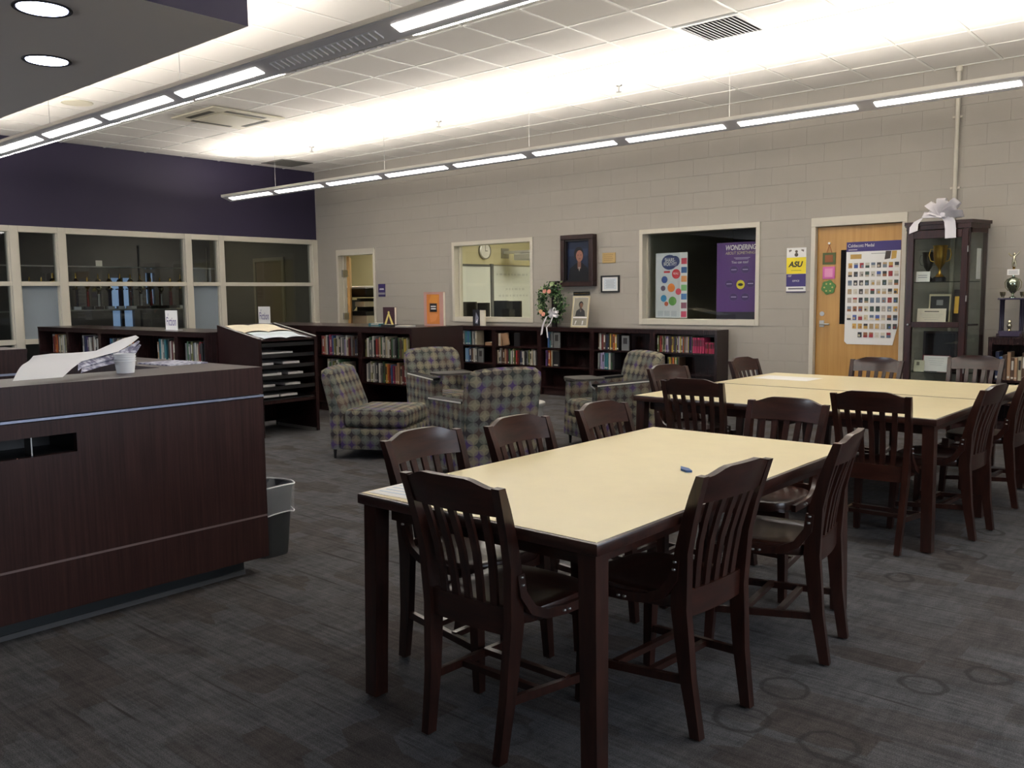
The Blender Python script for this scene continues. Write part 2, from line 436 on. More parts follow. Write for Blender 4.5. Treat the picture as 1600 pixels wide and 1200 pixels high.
for k in range(18):
    z0, z1 = max(0, k*.2032-.03), min((k+1)*.2032-.03, 3.62)
    x = -.2032*(k % 2) - .12
    cuts = []
    while x < XR:
        spans = [(max(0, x), min(x+.4064, XR))]
        for (h0, h1, v0, v1) in OPEN:
            if v0 < (z0+z1)/2 < v1:
                ns = []
                for s0, s1 in spans:
                    if s1 <= h0 or s0 >= h1: ns.append((s0, s1)); continue
                    if s0 < h0: ns.append((s0, h0))
                    if s1 > h1: ns.append((h1, s1))
                spans = ns
        cuts += [s for s in spans if s[1]-s[0] > .02]
        x += .4064
    pieces += [(s0, s1, z0, z1) for s0, s1 in cuts]
inview = [p for p in pieces if p[0] < 11.6]
inview.sort(key=lambda p: -p[1])
low = [p for p in inview if p[3] < .9 and p[1] < 8.1]            # hidden behind the low bookcases
front = [p for p in inview if p not in low][:300]
fset = set(front); BM = {}
for p in front:
    key = (round(p[1]-p[0], 3), round(p[3]-p[2], 3))
    if key not in BM:
        t = obj('block', block_mesh(*key), BLOCK, wb, loc=(p[0], 0, p[2])); BM[key] = t.data
    else: obj('block', BM[key], None, wb, loc=(p[0], 0, p[2]))
bm = NB()
for p in pieces:
    if p in fset: continue
    i = .002; w, h = p[1], p[3]
    a = [bm.verts.new(q) for q in ((p[0], .0025, p[2]), (w, .0025, p[2]), (w, .0025, h), (p[0], .0025, h))]
    b = [bm.verts.new(q) for q in ((p[0]+i*.15, 0, p[2]+i), (w-i*.15, 0, p[2]+i), (w-i*.15, 0, h-i), (p[0]+i*.15, 0, h-i))]
    bm.faces.new(b)
    for k in range(4): bm.faces.new((a[k], a[(k+1) % 4], b[(k+1) % 4], b[k]))
tag(obj('block_field', bm, BLOCK, wb), kind='stuff')

# ---- left wall: purple above a glazed partition
wl = obj('wall_left', bx(-.15, YF, 2.41, 0, 0, 3.7), PURPLE); tag(wl, kind='structure')
win = struct('window_1', (0, 0, 0))
FROST = mat('frosted_panel', (128, 138, 146), .5)
MUL = [(-7.15, -7.05), (-5.11, -5.00), (-4.48, -4.37), (-2.55, -2.44), (-1.96, -1.865), (-.105, 0)]
for a, b in MUL: obj('mullion', bx(-.13, a, 0, .03, b, 2.41, .004, 1), CREAM, win)
for (a, b), (c, d) in zip(MUL, MUL[1:]):
    for z0, z1 in ((2.325, 2.41), (1.588, 1.65), (.78, .85), (0, .1)):
        obj('rail', bx(-.12, b, z0, .025, c, z1, .004, 1), CREAM, win)
    narrow = c-b < .7
    for z0, z1, k in ((1.65, 2.325, 0), (.85, 1.588, 1), (.1, .78, 2)):
        obj('pane', bx(-.055, b, z0, -.045, c, z1), FROST if (narrow and k == 1) else DGLASS, win)
        for q in (b, c):   # glazing stops
            s = 1 if q == b else -1
            obj('glazing_stop', bx(-.10, min(q, q+s*.018), z0, -.0, max(q, q+s*.018), z1), CREAM, win)
obj('mullion', bx(-.13, YF, 0, .03, -12.4, 2.41), CREAM, win)
for z0, z1 in ((2.325, 2.41), (1.588, 1.65), (0, .1)): obj('rail', bx(-.12, -12.4, z0, .025, -7.15, z1), CREAM, win)
for z0, z1 in ((1.65, 2.325), (.1, 1.588)): obj('pane', bx(-.055, -12.4, z0, -.045, -7.15, z1), DGLASS, win)
# corridor beyond the partition
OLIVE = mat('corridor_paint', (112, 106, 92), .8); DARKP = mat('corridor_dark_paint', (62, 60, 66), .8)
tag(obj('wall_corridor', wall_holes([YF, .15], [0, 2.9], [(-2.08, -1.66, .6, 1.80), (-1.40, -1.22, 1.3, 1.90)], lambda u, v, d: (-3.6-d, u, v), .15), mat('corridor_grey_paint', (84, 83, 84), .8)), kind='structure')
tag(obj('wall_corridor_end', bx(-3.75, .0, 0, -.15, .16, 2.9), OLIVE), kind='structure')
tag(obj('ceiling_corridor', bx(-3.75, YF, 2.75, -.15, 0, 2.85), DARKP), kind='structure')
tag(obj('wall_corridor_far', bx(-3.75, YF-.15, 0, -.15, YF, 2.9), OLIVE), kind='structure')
# ---- unseen walls behind the camera, one with the daylight windows
tag(obj('wall_front', wall_holes([0, XR], [0, 3.7], [(2.9, 5.7, .9, 2.4)], lambda u, v, d: (u, YF-d, v), .15), BLOCK), kind='structure')
w6 = struct('window_6')
for x in (2.9, 4.27, 5.64): obj('window_bar', bx(x, YF-.12, .9, x+.06, YF-.05, 2.4), CREAM, w6)
wr = obj('wall_right', wall_holes([YF, .15], [0, 3.7], [(-10.3, -4.9, 1.0, 2.5)], lambda u, v, d: (XR+d, u, v), .2), BLOCK); tag(wr, kind='structure')
w5 = struct('window_5')
for k in range(4): obj('window_bar', bx(XR+.02, -10.3+k*1.8-.03 if k else -10.3, 1.0, XR+.09, -10.3+k*1.8+.03 if k < 3 else -4.9, 2.5), CREAM, w5)

# ---- ceiling of 2 ft tiles in a T grid
ce = obj('ceiling', bx(-.15, YF, HC+.012, XR+.2, .15, HC+.1), TILE); tag(ce, kind='structure')
P = .6165; GX0, GY0 = 7.268-12*P, -3.735+6*P
xs = [GX0+k*P for k in range(0, 28)]; xs = [x for x in xs if 0 < x < XR]
ys = [GY0-k*P for k in range(0, 22)]; ys = [y for y in ys if YF < y < 0]
bar_y = bx(-.012, YF, HC-.004, .012, 0, HC+.006)
t = obj('grid_bar', bar_y, GRIDM, ce, loc=(xs[0], 0, 0))
for x in xs[1:]: obj('grid_bar', t.data, None, ce, loc=(x, 0, 0))
t = obj('grid_bar', bx(0, -.012, HC-.0045, XR, .012, HC+.0055), GRIDM, ce, loc=(0, ys[0], 0))
for y in ys[1:]: obj('grid_bar', t.data, None, ce, loc=(0, y, 0))
def in_frame(p, mg=60):
    d = Vector(p)-CAM; z = d.dot(_f)
    if z < .2: return False
    u = 800+FPX*d.dot(CR)/z; v = 600-FPX*d.dot(CU)/z
    return -mg < u < 1600+mg and -mg < v < 1200+mg
cx = [0]+xs+[XR]; cy = [0]+ys+[YF]; seen = []; rest = []
for x0, x1 in zip(cx, cx[1:]):
    for y1, y0 in zip(cy, cy[1:]):
        vis = any(in_frame((x, y, HC), 10) for x in (x0, x1) for y in (y0, y1)) and not (y0 < -8.2 and x0 < 9)
        (seen if vis else rest).append((x0, y0, x1, y1))
seen.sort(key=lambda t: ((t[0]-CAM.x)**2+(t[1]-CAM.y)**2)); rest += seen[300:]; seen = seen[:300]
TMS = {}
def tile_bm(w, h):
    g = .009; bm = NB()
    a = [bm.verts.new(p) for p in ((g, g, .011), (w-g, g, .011), (w-g, h-g, .011), (g, h-g, .011))]
    b = [bm.verts.new(p) for p in ((g+.008, g+.008, 0), (w-g-.008, g+.008, 0), (w-g-.008, h-g-.008, 0), (g+.008, h-g-.008, 0))]
    bm.faces.new(b[::-1])
    for k in range(4): bm.faces.new((a[k], b[k], b[(k+1) % 4], a[(k+1) % 4]))
    return bm
for (x0, y0, x1, y1) in seen:
    key = (round(x1-x0, 3), round(y1-y0, 3))
    if min(key) < .04: continue
    if key not in TMS: TMS[key] = obj('ceiling_tile', tile_bm(*key), TILE, ce, loc=(x0, y0, HC+.0005)).data
    else: obj('ceiling_tile', TMS[key], None, ce, loc=(x0, y0, HC+.0005))
bm = NB()
for (x0, y0, x1, y1) in rest:
    if x1-x0 < .04 or y1-y0 < .04: continue
    box(bm, x0+.012, y0+.012, HC+.0005, x1-.012, y1-.012, HC+.011)
tag(obj('ceiling_tile_field', bm, TILE, ce), kind='stuff')

# ---- soffit over the desk
bm = bx(3.0, YF, 2.70, 9.24, -7.27, HC+.011)
so = obj('ceiling_soffit', bm, [PURPLE, SOFF]); tag(so, kind='structure')
for p in so.data.polygons:
    if p.normal.z < -.5: p.material_index = 1

# ---- frames, doors and inner windows of the back wall
def frame(parent, o, head, jamb=.05, y0=-.018, y1=.165, sill=None):
    x0, x1, z0, z1 = o
    obj('jamb', bx(x0, y0, z0, x0+jamb, y1, z1-head, .003, 1), CREAM, parent)
    obj('jamb', bx(x1-jamb, y0, z0, x1, y1, z1-head, .003, 1), CREAM, parent)
    obj('head', bx(x0, y0, z1-head, x1, y1, z1, .003, 1), CREAM, parent)
    if sill: obj('sill', bx(x0+jamb, y0, z0, x1-jamb, y1, z0+sill, .003, 1), CREAM, parent)
    # door stop / glazing bead inside the reveal
    for a, b in ((x0+jamb, x0+jamb+.016), (x1-jamb-.016, x1-jamb)):
        obj('stop', bx(a, .09, z0+(sill or 0), b, y1-.01, z1-head), CREAM, parent)
d1 = struct('door_1'); frame(d1, D1, .10)
leaf = obj('door_leaf', bx(9.157, .045, .012, 10.08, .088, 2.10, .002, 1), DOORW, d1)
obj('vision_glass', bx(9.425, .041, 1.02, 9.545, .046, 1.84), mat('dark_pane', (12, 12, 13), .6, spec=.1), leaf)
h = obj('lock_plate', bx(9.20, .036, .985, 9.255, .046, 1.06, .003, 1), STEEL, leaf)
obj('lever_handle', tube([(9.225, .04, 1.02), (9.225, -.01, 1.02), (9.25, -.018, 1.02), (9.335, -.018, 1.018)], .010, 8), STEEL, leaf, 40)
obj('deadbolt', lathe([(0, -.012), (.024, -.012), (.026, 0), (.026, .006), (0, .006)], 14), STEEL, leaf, 40, loc=(9.228, .043, 1.135), rot=(R(90), 0, 0))
d2 = struct('door_2'); frame(d2, D2, .10)
a = R(139)
lf = obj('door_leaf', bx(0, -.02, .012, .90, .022, 2.10), DOORW, d2, loc=(.66, .17, 0), rot=(0, 0, a))
for z in (1.80, 1.05): obj('hinge', bx(.612, .06, z-.06, .655, .166, z+.06), STEEL, d2)
for n, o in ((2, WA), (3, WB)):
    w = struct('window_%d' % n); frame(w, o, .06, .05, sill=.075)
    obj('pane', bx(o[0]+.05, .115, o[2]+.075, o[1]-.05, .121, o[3]-.06), GLASS, w)
# skirting
VINYL = mat('black_vinyl_base', (34, 33, 34), .5)
for k, (a, b) in enumerate(((0.03, D2[0]), (D2[1], D1[0]), (D1[1], XR))):
    tag(obj('baseboard_back', bx(a, -.012, 0, b, .0, .1), VINYL), kind='structure')

# ---- rooms beyond the back wall
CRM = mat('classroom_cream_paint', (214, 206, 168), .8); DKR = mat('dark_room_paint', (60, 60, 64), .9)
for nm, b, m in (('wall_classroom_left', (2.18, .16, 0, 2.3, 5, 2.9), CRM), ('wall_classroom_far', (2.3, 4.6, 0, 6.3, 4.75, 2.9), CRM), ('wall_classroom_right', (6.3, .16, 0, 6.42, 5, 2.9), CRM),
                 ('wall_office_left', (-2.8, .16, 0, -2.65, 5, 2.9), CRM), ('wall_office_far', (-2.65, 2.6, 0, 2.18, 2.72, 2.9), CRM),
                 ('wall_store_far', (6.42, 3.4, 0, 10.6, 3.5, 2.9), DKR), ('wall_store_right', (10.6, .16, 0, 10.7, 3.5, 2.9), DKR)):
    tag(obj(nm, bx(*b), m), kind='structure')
tag(obj('ceiling_back_rooms', bx(-2.8, .16, 2.8, 10.7, 5, 2.9), mat('plain_white_ceiling', (220, 218, 212), .9)), kind='structure')
LAMP = mat('room_lamp', (255, 250, 235), .5, emit=(255, 246, 226), estr=ROOM_E*3)
t = thing('ceiling_panel_light', 'lit ceiling panel light inside the classroom behind the whiteboard window', 'ceiling light', (4.6, 2.2, 2.8))
obj('diffuser', bx(-.6, -.6, -.03, .6, .6, -.01), LAMP, t); obj('frame', bx(-.63, -.63, -.012, .63, .63, 0), WHITEG, t)
t = thing('ceiling_panel_light', 'lit ceiling panel light inside the copier office', 'ceiling light', (-.2, 1.3, 2.8))
obj('diffuser', bx(-.3, -.6, -.03, .3, .6, -.01), LAMP, t); obj('frame', bx(-.33, -.63, -.012, .33, .63, 0), WHITEG, t)

# ================================================================ ceiling fittings
LENS = mat('lit_lens', (255, 255, 255), .5, emit=(255, 250, 244), estr=LENS_E)
UPL = mat('lit_tube', (255, 255, 255), .5, emit=(255, 248, 238), estr=UP_E)
FIXG = mat('fixture_grey', (228, 224, 224), .5); FIXW = mat('fixture_cream', (226, 220, 206), .4)
def pendant(name, label, yc, x0, x1, segs, louver=None, cables=()):
    t = thing(name, label, 'pendant light', (0, yc, 2.885))
    # housing: shallow V underneath, open trough on top
    hw, e = .165, .055
    prof = [(-hw, e), (0, 0), (hw, e), (hw, e+.032), (hw-.006, e+.032), (hw-.006, e+.012), (-hw+.006, e+.012), (-hw+.006, e+.032), (-hw, e+.032)]
    obj('housing', prism([(x0, y, z) for y, z in prof], (x1-x0, 0, 0)), FIXG, t)
    for s in (-1, 1): obj('side_lip', bx(x0, s*(hw+.003)-.003, e+.006, x1, s*(hw+.003)+.003, e+.036), FIXW, t)
    for s in (-1, 1): obj('end_cap', prism([(x0 if s < 0 else x1, y, z) for y, z in ((-hw, e), (0, 0), (hw, e), (hw, e+.034), (-hw, e+.034))], (.006*s, 0, 0)), FIXG, t)
    def quad(a, b, f0, f1, s, off):   # strip lying on one slope
        def pt(x, f): return (x, s*hw*f, e*f-off)
        return prism([pt(a, f0), pt(b, f0), pt(b, f1), pt(a, f1)], (0, -s*0.0007, -.003))
    for a, b in segs:
        for s in (-1, 1):
            obj('lens', quad(a, b, .30, .72, s, .001), LENS, t)
        obj('lamp_tube', bx(a, -.05, e+.014, b, .05, e+.024), UPL, t)
    if louver:
        a, b = louver
        for s in (-1, 1):
            obj('louver_tray', quad(a, b, .30, .72, s, .001), mat('louver_light_grey', (236, 234, 230), .4), t)
            n = 18
            for k in range(n+1):
                x = a+(b-a)*k/n
                obj('louver_blade', prism([(x-.006, s*hw*.30, e*.30-.003), (x+.006, s*hw*.30, e*.30-.003), (x+.006, s*hw*.72, e*.72-.003), (x-.006, s*hw*.72, e*.72-.003)], (0, -s*.002, -.010)), FIXG, t)
    for x in cables:
        obj('suspension_cable', tube([(x, 0, e+.02), (x, 0, HC-2.885)], .0022, 5), STEEL, t)
        obj('ceiling_cup', lathe([(0, 0), (.03, 0), (.03, .012), (0, .012)], 12), FIXW, t, 40, loc=(x, 0, HC-2.885-.014))
    return t
seg2 = [(.83+k*1.2105, .83+k*1.2105+1.06) for k in range(0, 11)]
pendant('pendant_light', 'long suspended strip light running along the beige block wall', -2.12, .70, 14.3, seg2, cables=[1.9+k*2.42 for k in range(6)])
seg1 = [(9.20-1.219*k, 9.20-1.219*k+1.07) for k in range(2, 8)] + [(9.20+1.219*k, 9.20+1.219*k+1.07) for k in range(0, 4)]
pendant('pendant_light', 'long suspended strip light beside the purple soffit, one louvred section unlit', -6.19, .55, 14.2, seg1, louver=(8.0, 9.05), cables=[1.8+k*2.42 for k in range(5)]+[9.45])

for k, (x, y) in enumerate(((8.80, -8.05), (7.905, -7.68))):
    t = thing('recessed_light', ['round recessed downlight in the grey soffit, nearer the picture corner', 'round recessed downlight in the grey soffit, farther from the corner'][k], 'downlight', (x, y, 2.70), group='downlights in the grey soffit')
    obj('trim_ring', lathe([(.105, -.001), (.118, -.008), (.125, -.004), (.125, 0), (.105, 0), (.105, -.001)], 32), mat('dark_trim', (52, 50, 52), .4), t, 60)
    obj('lens', lathe([(0, -.004), (.105, -.004), (.105, -.0005), (0, -.0005)], 32), mat('can_lens', (200, 205, 225), .3, emit=(205, 214, 255), estr=CAN_E), t)
# air conditioning cassette
CASS = mat('cassette_beige', (206, 200, 180), .5)
t = thing('ceiling_air_conditioner', 'square beige air conditioning cassette in the ceiling', 'air conditioner', (3.24, -3.68, HC))
obj('panel', bx(-.49, -.49, -.03, .49, .49, -.006, .012, 2), CASS, t)
obj('grille', bx(-.29, -.29, -.045, .29, .29, -.03, .008, 2), CASS, t)
for k in range(4):
    a = k*math.pi/2; ca, sa = math.cos(a), math.sin(a)
    pts = [(-.27, .345), (.27, .345), (.27, .415), (-.27, .415)]
    obj('air_slot', prism([(x*ca-y*sa, x*sa+y*ca, -.0335) for x, y in pts], (0, 0, .004)), mat('slot_dark', (60, 56, 44), .6), t)
def diffuser(label, x, y, dark):
    WHITEG = MATS['white_gloss'] if dark else mat('vent_grey', (118, 116, 112), .5)
    t = thing('ceiling_vent', label, 'air vent', (x, y, HC))
    for a, b in (((-.30, -.30), (.30, -.255)), ((-.30, .255), (.30, .30)), ((-.30, -.255), (-.255, .255)), ((.255, -.255), (.30, .255))):
        obj('frame_side', bx(a[0], a[1], -.012, b[0], b[1], -.004), WHITEG, t)
    obj('backing', bx(-.255, -.255, -.005, .255, .255, -.002), BLACK if dark else DKGREY, t)
    for k in range(14):
        yv = -.238+k*.0366
        xx = -.25
        obj('slat', prism([(yv, -.25, -.006), (yv+.026, -.25, -.022), (yv+.029, -.25, -.020), (yv+.003, -.25, -.004)], (0, .5, 0)), WHITEG, t)
    return t
diffuser('white louvred ceiling vent just above the bright strip of ceiling', 9.44, -2.82, True)
v2 = diffuser('small louvred ceiling vent in the corner by the purple wall', .62, -1.0, False)
for lab, x, y in (('small sprinkler head hanging in the bright ceiling band, middle of the room', 7.66, -1.72), ('small sprinkler head hanging in the bright ceiling band near the purple wall', 2.18, -1.66), ('small sprinkler head between the other two in the bright band', 4.9, -1.70)):
    t = thing('sprinkler_head', lab, 'sprinkler', (x, y, HC), group='sprinkler heads')
    obj('escutcheon', lathe([(0, -.012), (.035, -.012), (.04, 0), (0, 0)], 16), STEEL, t, 40)
    obj('stem', lathe([(0, -.07), (.008, -.07), (.01, -.012), (0, -.012)], 8), STEEL, t, 40)
    obj('deflector', lathe([(0, -.075), (.028, -.075), (.028, -.070), (0, -.070)], 12), STEEL, t, 40)
t = thing('ceiling_speaker', 'round flush speaker grille in the ceiling beside the soffit', 'speaker', (2.74, -5.28, HC))
obj('rim', lathe([(.15, -.004), (.165, -.010), (.172, 0), (.15, 0), (.15, -.004)], 28), CASS, t, 50); obj('grille', lathe([(0, -.007), (.15, -.005), (.15, 0), (0, 0)], 28), CASS, t, 50)
t = thing('conduit_pipe', 'cream painted vertical conduit pipe running up the block wall', 'pipe', (10.585, -.03, 0))
obj('pipe', tube([(0, 0, .1), (0, 0, HC)], .021, 12), CREAM, t, 50)
obj('coupling', lathe([(.021, 0), (.032, 0), (.034, .03), (.034, .05), (.021, .05)], 14), CREAM, t, 50, loc=(0, 0, HC-.052))
for z in (2.4, 3.1): obj('strap', bx(-.045, -.002, z, .045, .03, z+.02), CREAM, t)
# ================================================================ tables and chairs
GLIDE = mat('nail_glide', (210, 205, 195), .25, 1)
def glide(parent, x, y):
    g = glide.me
    if g is None:
        glide.me = obj('glide', lathe([(0, 0), (.010, 0), (.011, .005), (.006, .010), (0, .010)], 8), GLIDE, parent, 50, loc=(x, y, 0)).data
    else: obj('glide', g, None, parent, loc=(x, y, 0))
glide.me = None
def table(name, label, cx, cy, lx, ly, rz=0, h=.72):
    t = thing(name, label, 'table', (cx, cy, 0), rz)
    a, b = lx/2, ly/2
    top = obj('tabletop', bx(-a, -b, h-.038, a, b, h-.0015, .006, 2), CHERRY_X, t, 40)
    obj('laminate_surface', bx(-a+.012, -b+.012, h-.012, a-.012, b-.012, h), TOPLAM, t)
    for x0, x1, y0, y1 in ((-a+.09, a-.09, -b+.075, -b+.095), (-a+.09, a-.09, b-.095, b-.075), (-a+.075, -a+.095, -b+.09, b-.09), (a-.095, a-.075, -b+.09, b-.09)):
        obj('apron', bx(x0, y0, h-.095, x1, y1, h-.038), CHERRY_X, t)
    for sx in (-1, 1):
        for sy in (-1, 1):
            px, py = sx*(a-.047), sy*(b-.047); fx, fy = px+sx*.012, py+sy*.012
            w0, w1 = .060, .054
            l = obj('leg', sweep([(px, py, h-.039), (fx, fy, .008)], [rect_sec((1, 0, 0), (0, 1, 0), w0, w0), rect_sec((1, 0, 0), (0, 1, 0), w1, w1)]), CHERRY, t)
            bmx = l.data
            glide(l, fx, fy)
    return t
table('library_table', 'cream topped dark wood library table nearest the camera, with six tucked chairs', 11.27, -6.975, 1.0, 1.89)
table('library_table', 'cream topped library table pushed against another, the one nearer the camera', 10.885, -4.43, 1.88, 1.03, R(-1.2))
table('library_table', 'cream topped library table of the pushed-together pair, nearer the wooden door', 10.907, -3.39, 1.88, 1.03, R(-1.2))

bolt = {}
def make_chair(label):
    t = thing('library_chair', label, 'chair', (0, 0, 0), 0, 'dark wooden slat-back library chairs')
    X, Y, Z = Vector((1, 0, 0)), Vector((0, 1, 0)), Vector((0, 0, 1))
    def post_y(z):
        pts = ((0, -.228), (.2, -.196), (.42, -.176), (.6, -.190), (.73, -.222), (.845, -.262))
        for (z0, y0), (z1, y1) in zip(pts, pts[1:]):
            if z <= z1: return y0+(y1-y0)*(z-z0)/(z1-z0)
        return pts[-1][1]
    def post_x(z): return .150+.040*(z/.845)**1.1
    zs = [.008, .1, .2, .32, .42, .5, .6, .7, .78, .845]
    for s in (-1, 1):
        path = [(s*post_x(z), post_y(z), z) for z in zs]
        secs = [rect_sec(X, Y, .030, w) for w in (.036, .040, .046, .054, .058, .054, .048, .042, .036, .028)]
        l = obj('back_post', sweep(path, secs), CHERRY, t, 30)
        glide(l, s*post_x(0), post_y(0))
        l = obj('front_leg', sweep([(s*.195, .208, .008), (s*.188, .196, .22), (s*.183, .19, .415)], [rect_sec(X, Y, .030, .030), rect_sec(X, Y, .036, .038), rect_sec(X, Y, .036, .042)]), CHERRY, t, 30)
        glide(l, s*.195, .208)
        br = [(s*.184, post_y(.575)+.018, .575), (s*.188, post_y(.52)+.020, .515), (s*.194, -.125, .458), (s*.199, -.07, .432), (s*.203, .02, .422), (s*.205, .13, .420)]
        tg = [(Vector(br[min(i+1, 5)])-Vector(br[max(i-1, 0)])).normalized() for i in range(6)]
        sb = obj('seat_bracket', sweep(br, [rect_sec(X, X.cross(g), .020, .030) for g in tg]), CHERRY, t, 40)
        for q in (0, 4):
            for e in (-.012, .012):
                p = Vector(br[q])+tg[q]*e+(tg[q]*.02 if q == 0 else Vector((0, 0, 0)))
                lb = bolt.get('m') or obj('bolt', lathe([(0, -.004), (.006, -.003), (.007, 0), (.006, .003), (0, .004)], 8), STEEL, sb, 40, loc=p+Vector((s*.0105, 0, 0)))
                if 'm' in bolt: obj('bolt', bolt['m'], None, sb, loc=p+Vector((s*.0105, 0, 0)))
                else: bolt['m'] = lb.data
        obj('side_stretcher', sweep([(s*.190, .198, .155), (s*.157, post_y(.2)+.01, .185)], [rect_sec(X, Z, .018, .026)]*2), CHERRY, t)
    for y in (.07, -.05): obj('cross_stretcher', bx(-.178 if y > 0 else -.168, y-.011, .163, .178 if y > 0 else .168, y+.011, .183), CHERRY_X, t)
    # saddle seat
    def out(k, n=28):
        a = 2*math.pi*k/n; c, s_ = math.cos(a), math.sin(a)
        ex = .55; x = math.copysign(abs(c)**ex, c); y = math.copysign(abs(s_)**ex, s_)
        w = .185+.022*(y+1)/2
        return x*w, .018+y*.205
    bm = NB(); n = 28
    rings = []
    for f, z in ((.97, .408), (1.0, .416), (1.0, .440), (.985, .449), (.93, .452), (.72, .446), (.4, .440)):
        rings.append([bm.verts.new((out(k)[0]*f, .018+(out(k)[1]-.018)*f, z)) for k in range(n)])
    for p, q in zip(rings, rings[1:]):
        for i in range(n): bm.faces.new((p[i], p[(i+1) % n], q[(i+1) % n], q[i]))
    bm.faces.new(rings[0][::-1]); bm.faces.new(rings[-1])
    obj('seat', bm, CHERRY_X, t, 40)
    obj('seat_rail', bx(-.168, .172, .372, .168, .192, .410), CHERRY_X, t)
    # crest rail: bowed backwards, raised centre
    def sm(x): x = max(0, min(1, x)); return x*x*(3-2*x)
    def crest(u, v, off):
        k = 2*u-1; z = .755+.004*(1-k*k) + v*(.085+.022*sm((1-abs(k))*1.9))
        return (k*.177, post_y(min(z, .845)) - .028*(1-k*k) + off, z)
    bm = NB(); nu, nv = 16, 4
    F = [[bm.verts.new(crest(i/nu, j/nv, .012)) for j in range(nv+1)] for i in range(nu+1)]
    B = [[bm.verts.new(crest(i/nu, j/nv, -.012)) for j in range(nv+1)] for i in range(nu+1)]
    for i in range(nu):
        for j in range(nv):
            bm.faces.new((F[i][j], F[i+1][j], F[i+1][j+1], F[i][j+1])); bm.faces.new((B[i][j+1], B[i+1][j+1], B[i+1][j], B[i][j]))
        bm.faces.new((F[i][nv], F[i+1][nv], B[i+1][nv], B[i][nv])); bm.faces.new((B[i][0], B[i+1][0], F[i+1][0], F[i][0]))
    for i in (0, nu):
        for j in range(nv): bm.faces.new((F[i][j], F[i][j+1], B[i][j+1], B[i][j]))
    obj('crest_rail', bm, CHERRY_X, t, 40)
    def low(u, v, off):
        k = 2*u-1; z = .385+v*.085
        return (k*.158, post_y(z)-.012*(1-k*k)+off, z)
    bm = NB(); nu = 8
    F = [[bm.verts.new(low(i/nu, j, .010)) for j in (0, 1)] for i in range(nu+1)]; B = [[bm.verts.new(low(i/nu, j, -.010)) for j in (0, 1)] for i in range(nu+1)]
    for i in range(nu):
        bm.faces.new((F[i][0], F[i+1][0], F[i+1][1], F[i][1])); bm.faces.new((B[i][1], B[i+1][1], B[i+1][0], B[i][0]))
        bm.faces.new((F[i][1], F[i+1][1], B[i+1][1], B[i][1])); bm.faces.new((B[i][0], B[i+1][0], F[i+1][0], F[i][0]))
    for i in (0, nu): bm.faces.new((F[i][0], F[i][1], B[i][1], B[i][0]))
    obj('lower_rail', bm, CHERRY_X, t, 40)
    for k in range(5):
        q = (k-2)/3.0
        path = []; secs = []
        for z in (.468, .54, .62, .70, .762):
            x = q*(.155+.028*(z-.468)/.294); kk = x/.183
            path.append((x, post_y(z)-(.010+.016*(z-.468)/.294)*(1-kk*kk), z)); secs.append(rect_sec(X, Y, .027, .011))
        obj('slat', sweep(path, secs), CHERRY, t, 30)
    return t
CH = [  # x, y of the back top, facing (deg from +x), label
 (11.295, -7.995, 90, 'dark slat-back chair at the front table\'s near end, its back to the camera'),
 (11.865, -7.31, 176, 'dark slat-back chair on the right long side of the front table, nearest the camera'),
 (11.925, -6.51, 188, 'dark slat-back chair on the right side of the front table, seat catching light'),
 (10.605, -7.455, 0, 'dark slat-back chair at the left side of the front table, nearest of three'),
 (10.665, -6.95, 0, 'dark slat-back chair at the left side of the front table, middle of three'),
 (10.67, -6.33, 0, 'dark slat-back chair at the left side of the front table, farthest of three'),
 (11.32, -5.675, 270, 'brown slat-back chair at the far end of the front table, facing the camera'),
 (10.43, -5.035, 95, 'dark slat-back chair before the paired tables, the left of two showing their backs'),
 (11.53, -5.135, 92, 'dark slat-back chair before the paired tables, the right of two showing their backs'),
 (9.76, -4.20, 348, 'dark slat-back chair at the paired tables\' left end, beside the patterned lounge chair'),
 (9.885, -3.24, 355, 'dark slat-back chair at the paired tables\' left end, in front of the block wall'),
 (10.765, -2.73, 268, 'dark slat-back chair behind the paired tables, in front of the wooden door'),
 (11.33, -2.13, 270, 'dark slat-back chair behind the paired tables, in front of the display cabinet'),
 (11.955, -4.40, 176, 'dark slat-back chair at the right end of the paired tables, nearer the camera'),
 (11.975, -3.45, 176, 'dark slat-back chair at the right picture edge, right end of the paired tables'),
]
ch0 = None
for x, y, h, lab in CH:
    rz = R(h-90); bxv = Vector((-math.sin(rz), math.cos(rz)))   # facing vector
    loc = (x+bxv.x*.262, y+bxv.y*.262, 0)
    if ch0 is None:
        ch0 = make_chair(lab); ch0.location = loc; ch0.rotation_euler = (0, 0, rz)
    else: copy_tree(ch0, loc, rz, lab)

# things lying on the tables
def sheet_on(name, label, px, h, cat='paper', w=.216, l=.279, rz=0, m=WHITE):
    p = on(px[0], px[1], 2, h)
    t = obj(name, bx(-w/2, -l/2, 0, w/2, l/2, .0012), m, None, loc=(p.x, p.y, h+.0002), rot=(0, 0, rz)); return tag(t, label, cat)
t = thing('printed_sheet', 'white printed notice lying on the left corner of the front table', 'paper', (10.91, -7.80, .7202), R(4))
obj('page', bx(-.12, -.085, 0, .12, .085, .0012), WHITE, t)
for k in range(4): obj('printed_line', bx(-.10, .045-k*.032, .0012, .08-.02*(k % 2), .055-k*.032, .0016), mat('pale_blue_ink', (204, 214, 226), .8), t)
p = on(1230, 591, 2, .72)
tag(obj('paper_sheet', bx(-.22, -.14, 0, .22, .14, .0012), WHITE, loc=(p.x, p.y, .7202), rot=(0, 0, R(-2))), 'blank white sheet lying on the table nearest the wooden door', 'paper')
p = on(1070, 735, 2, .72)
bm = NB(); prism([(-.045, 0, 0), (.0, -.016, 0), (.04, -.01, 0), (.045, .012, 0), (.0, .016, 0)], (0, 0, .008), bm)
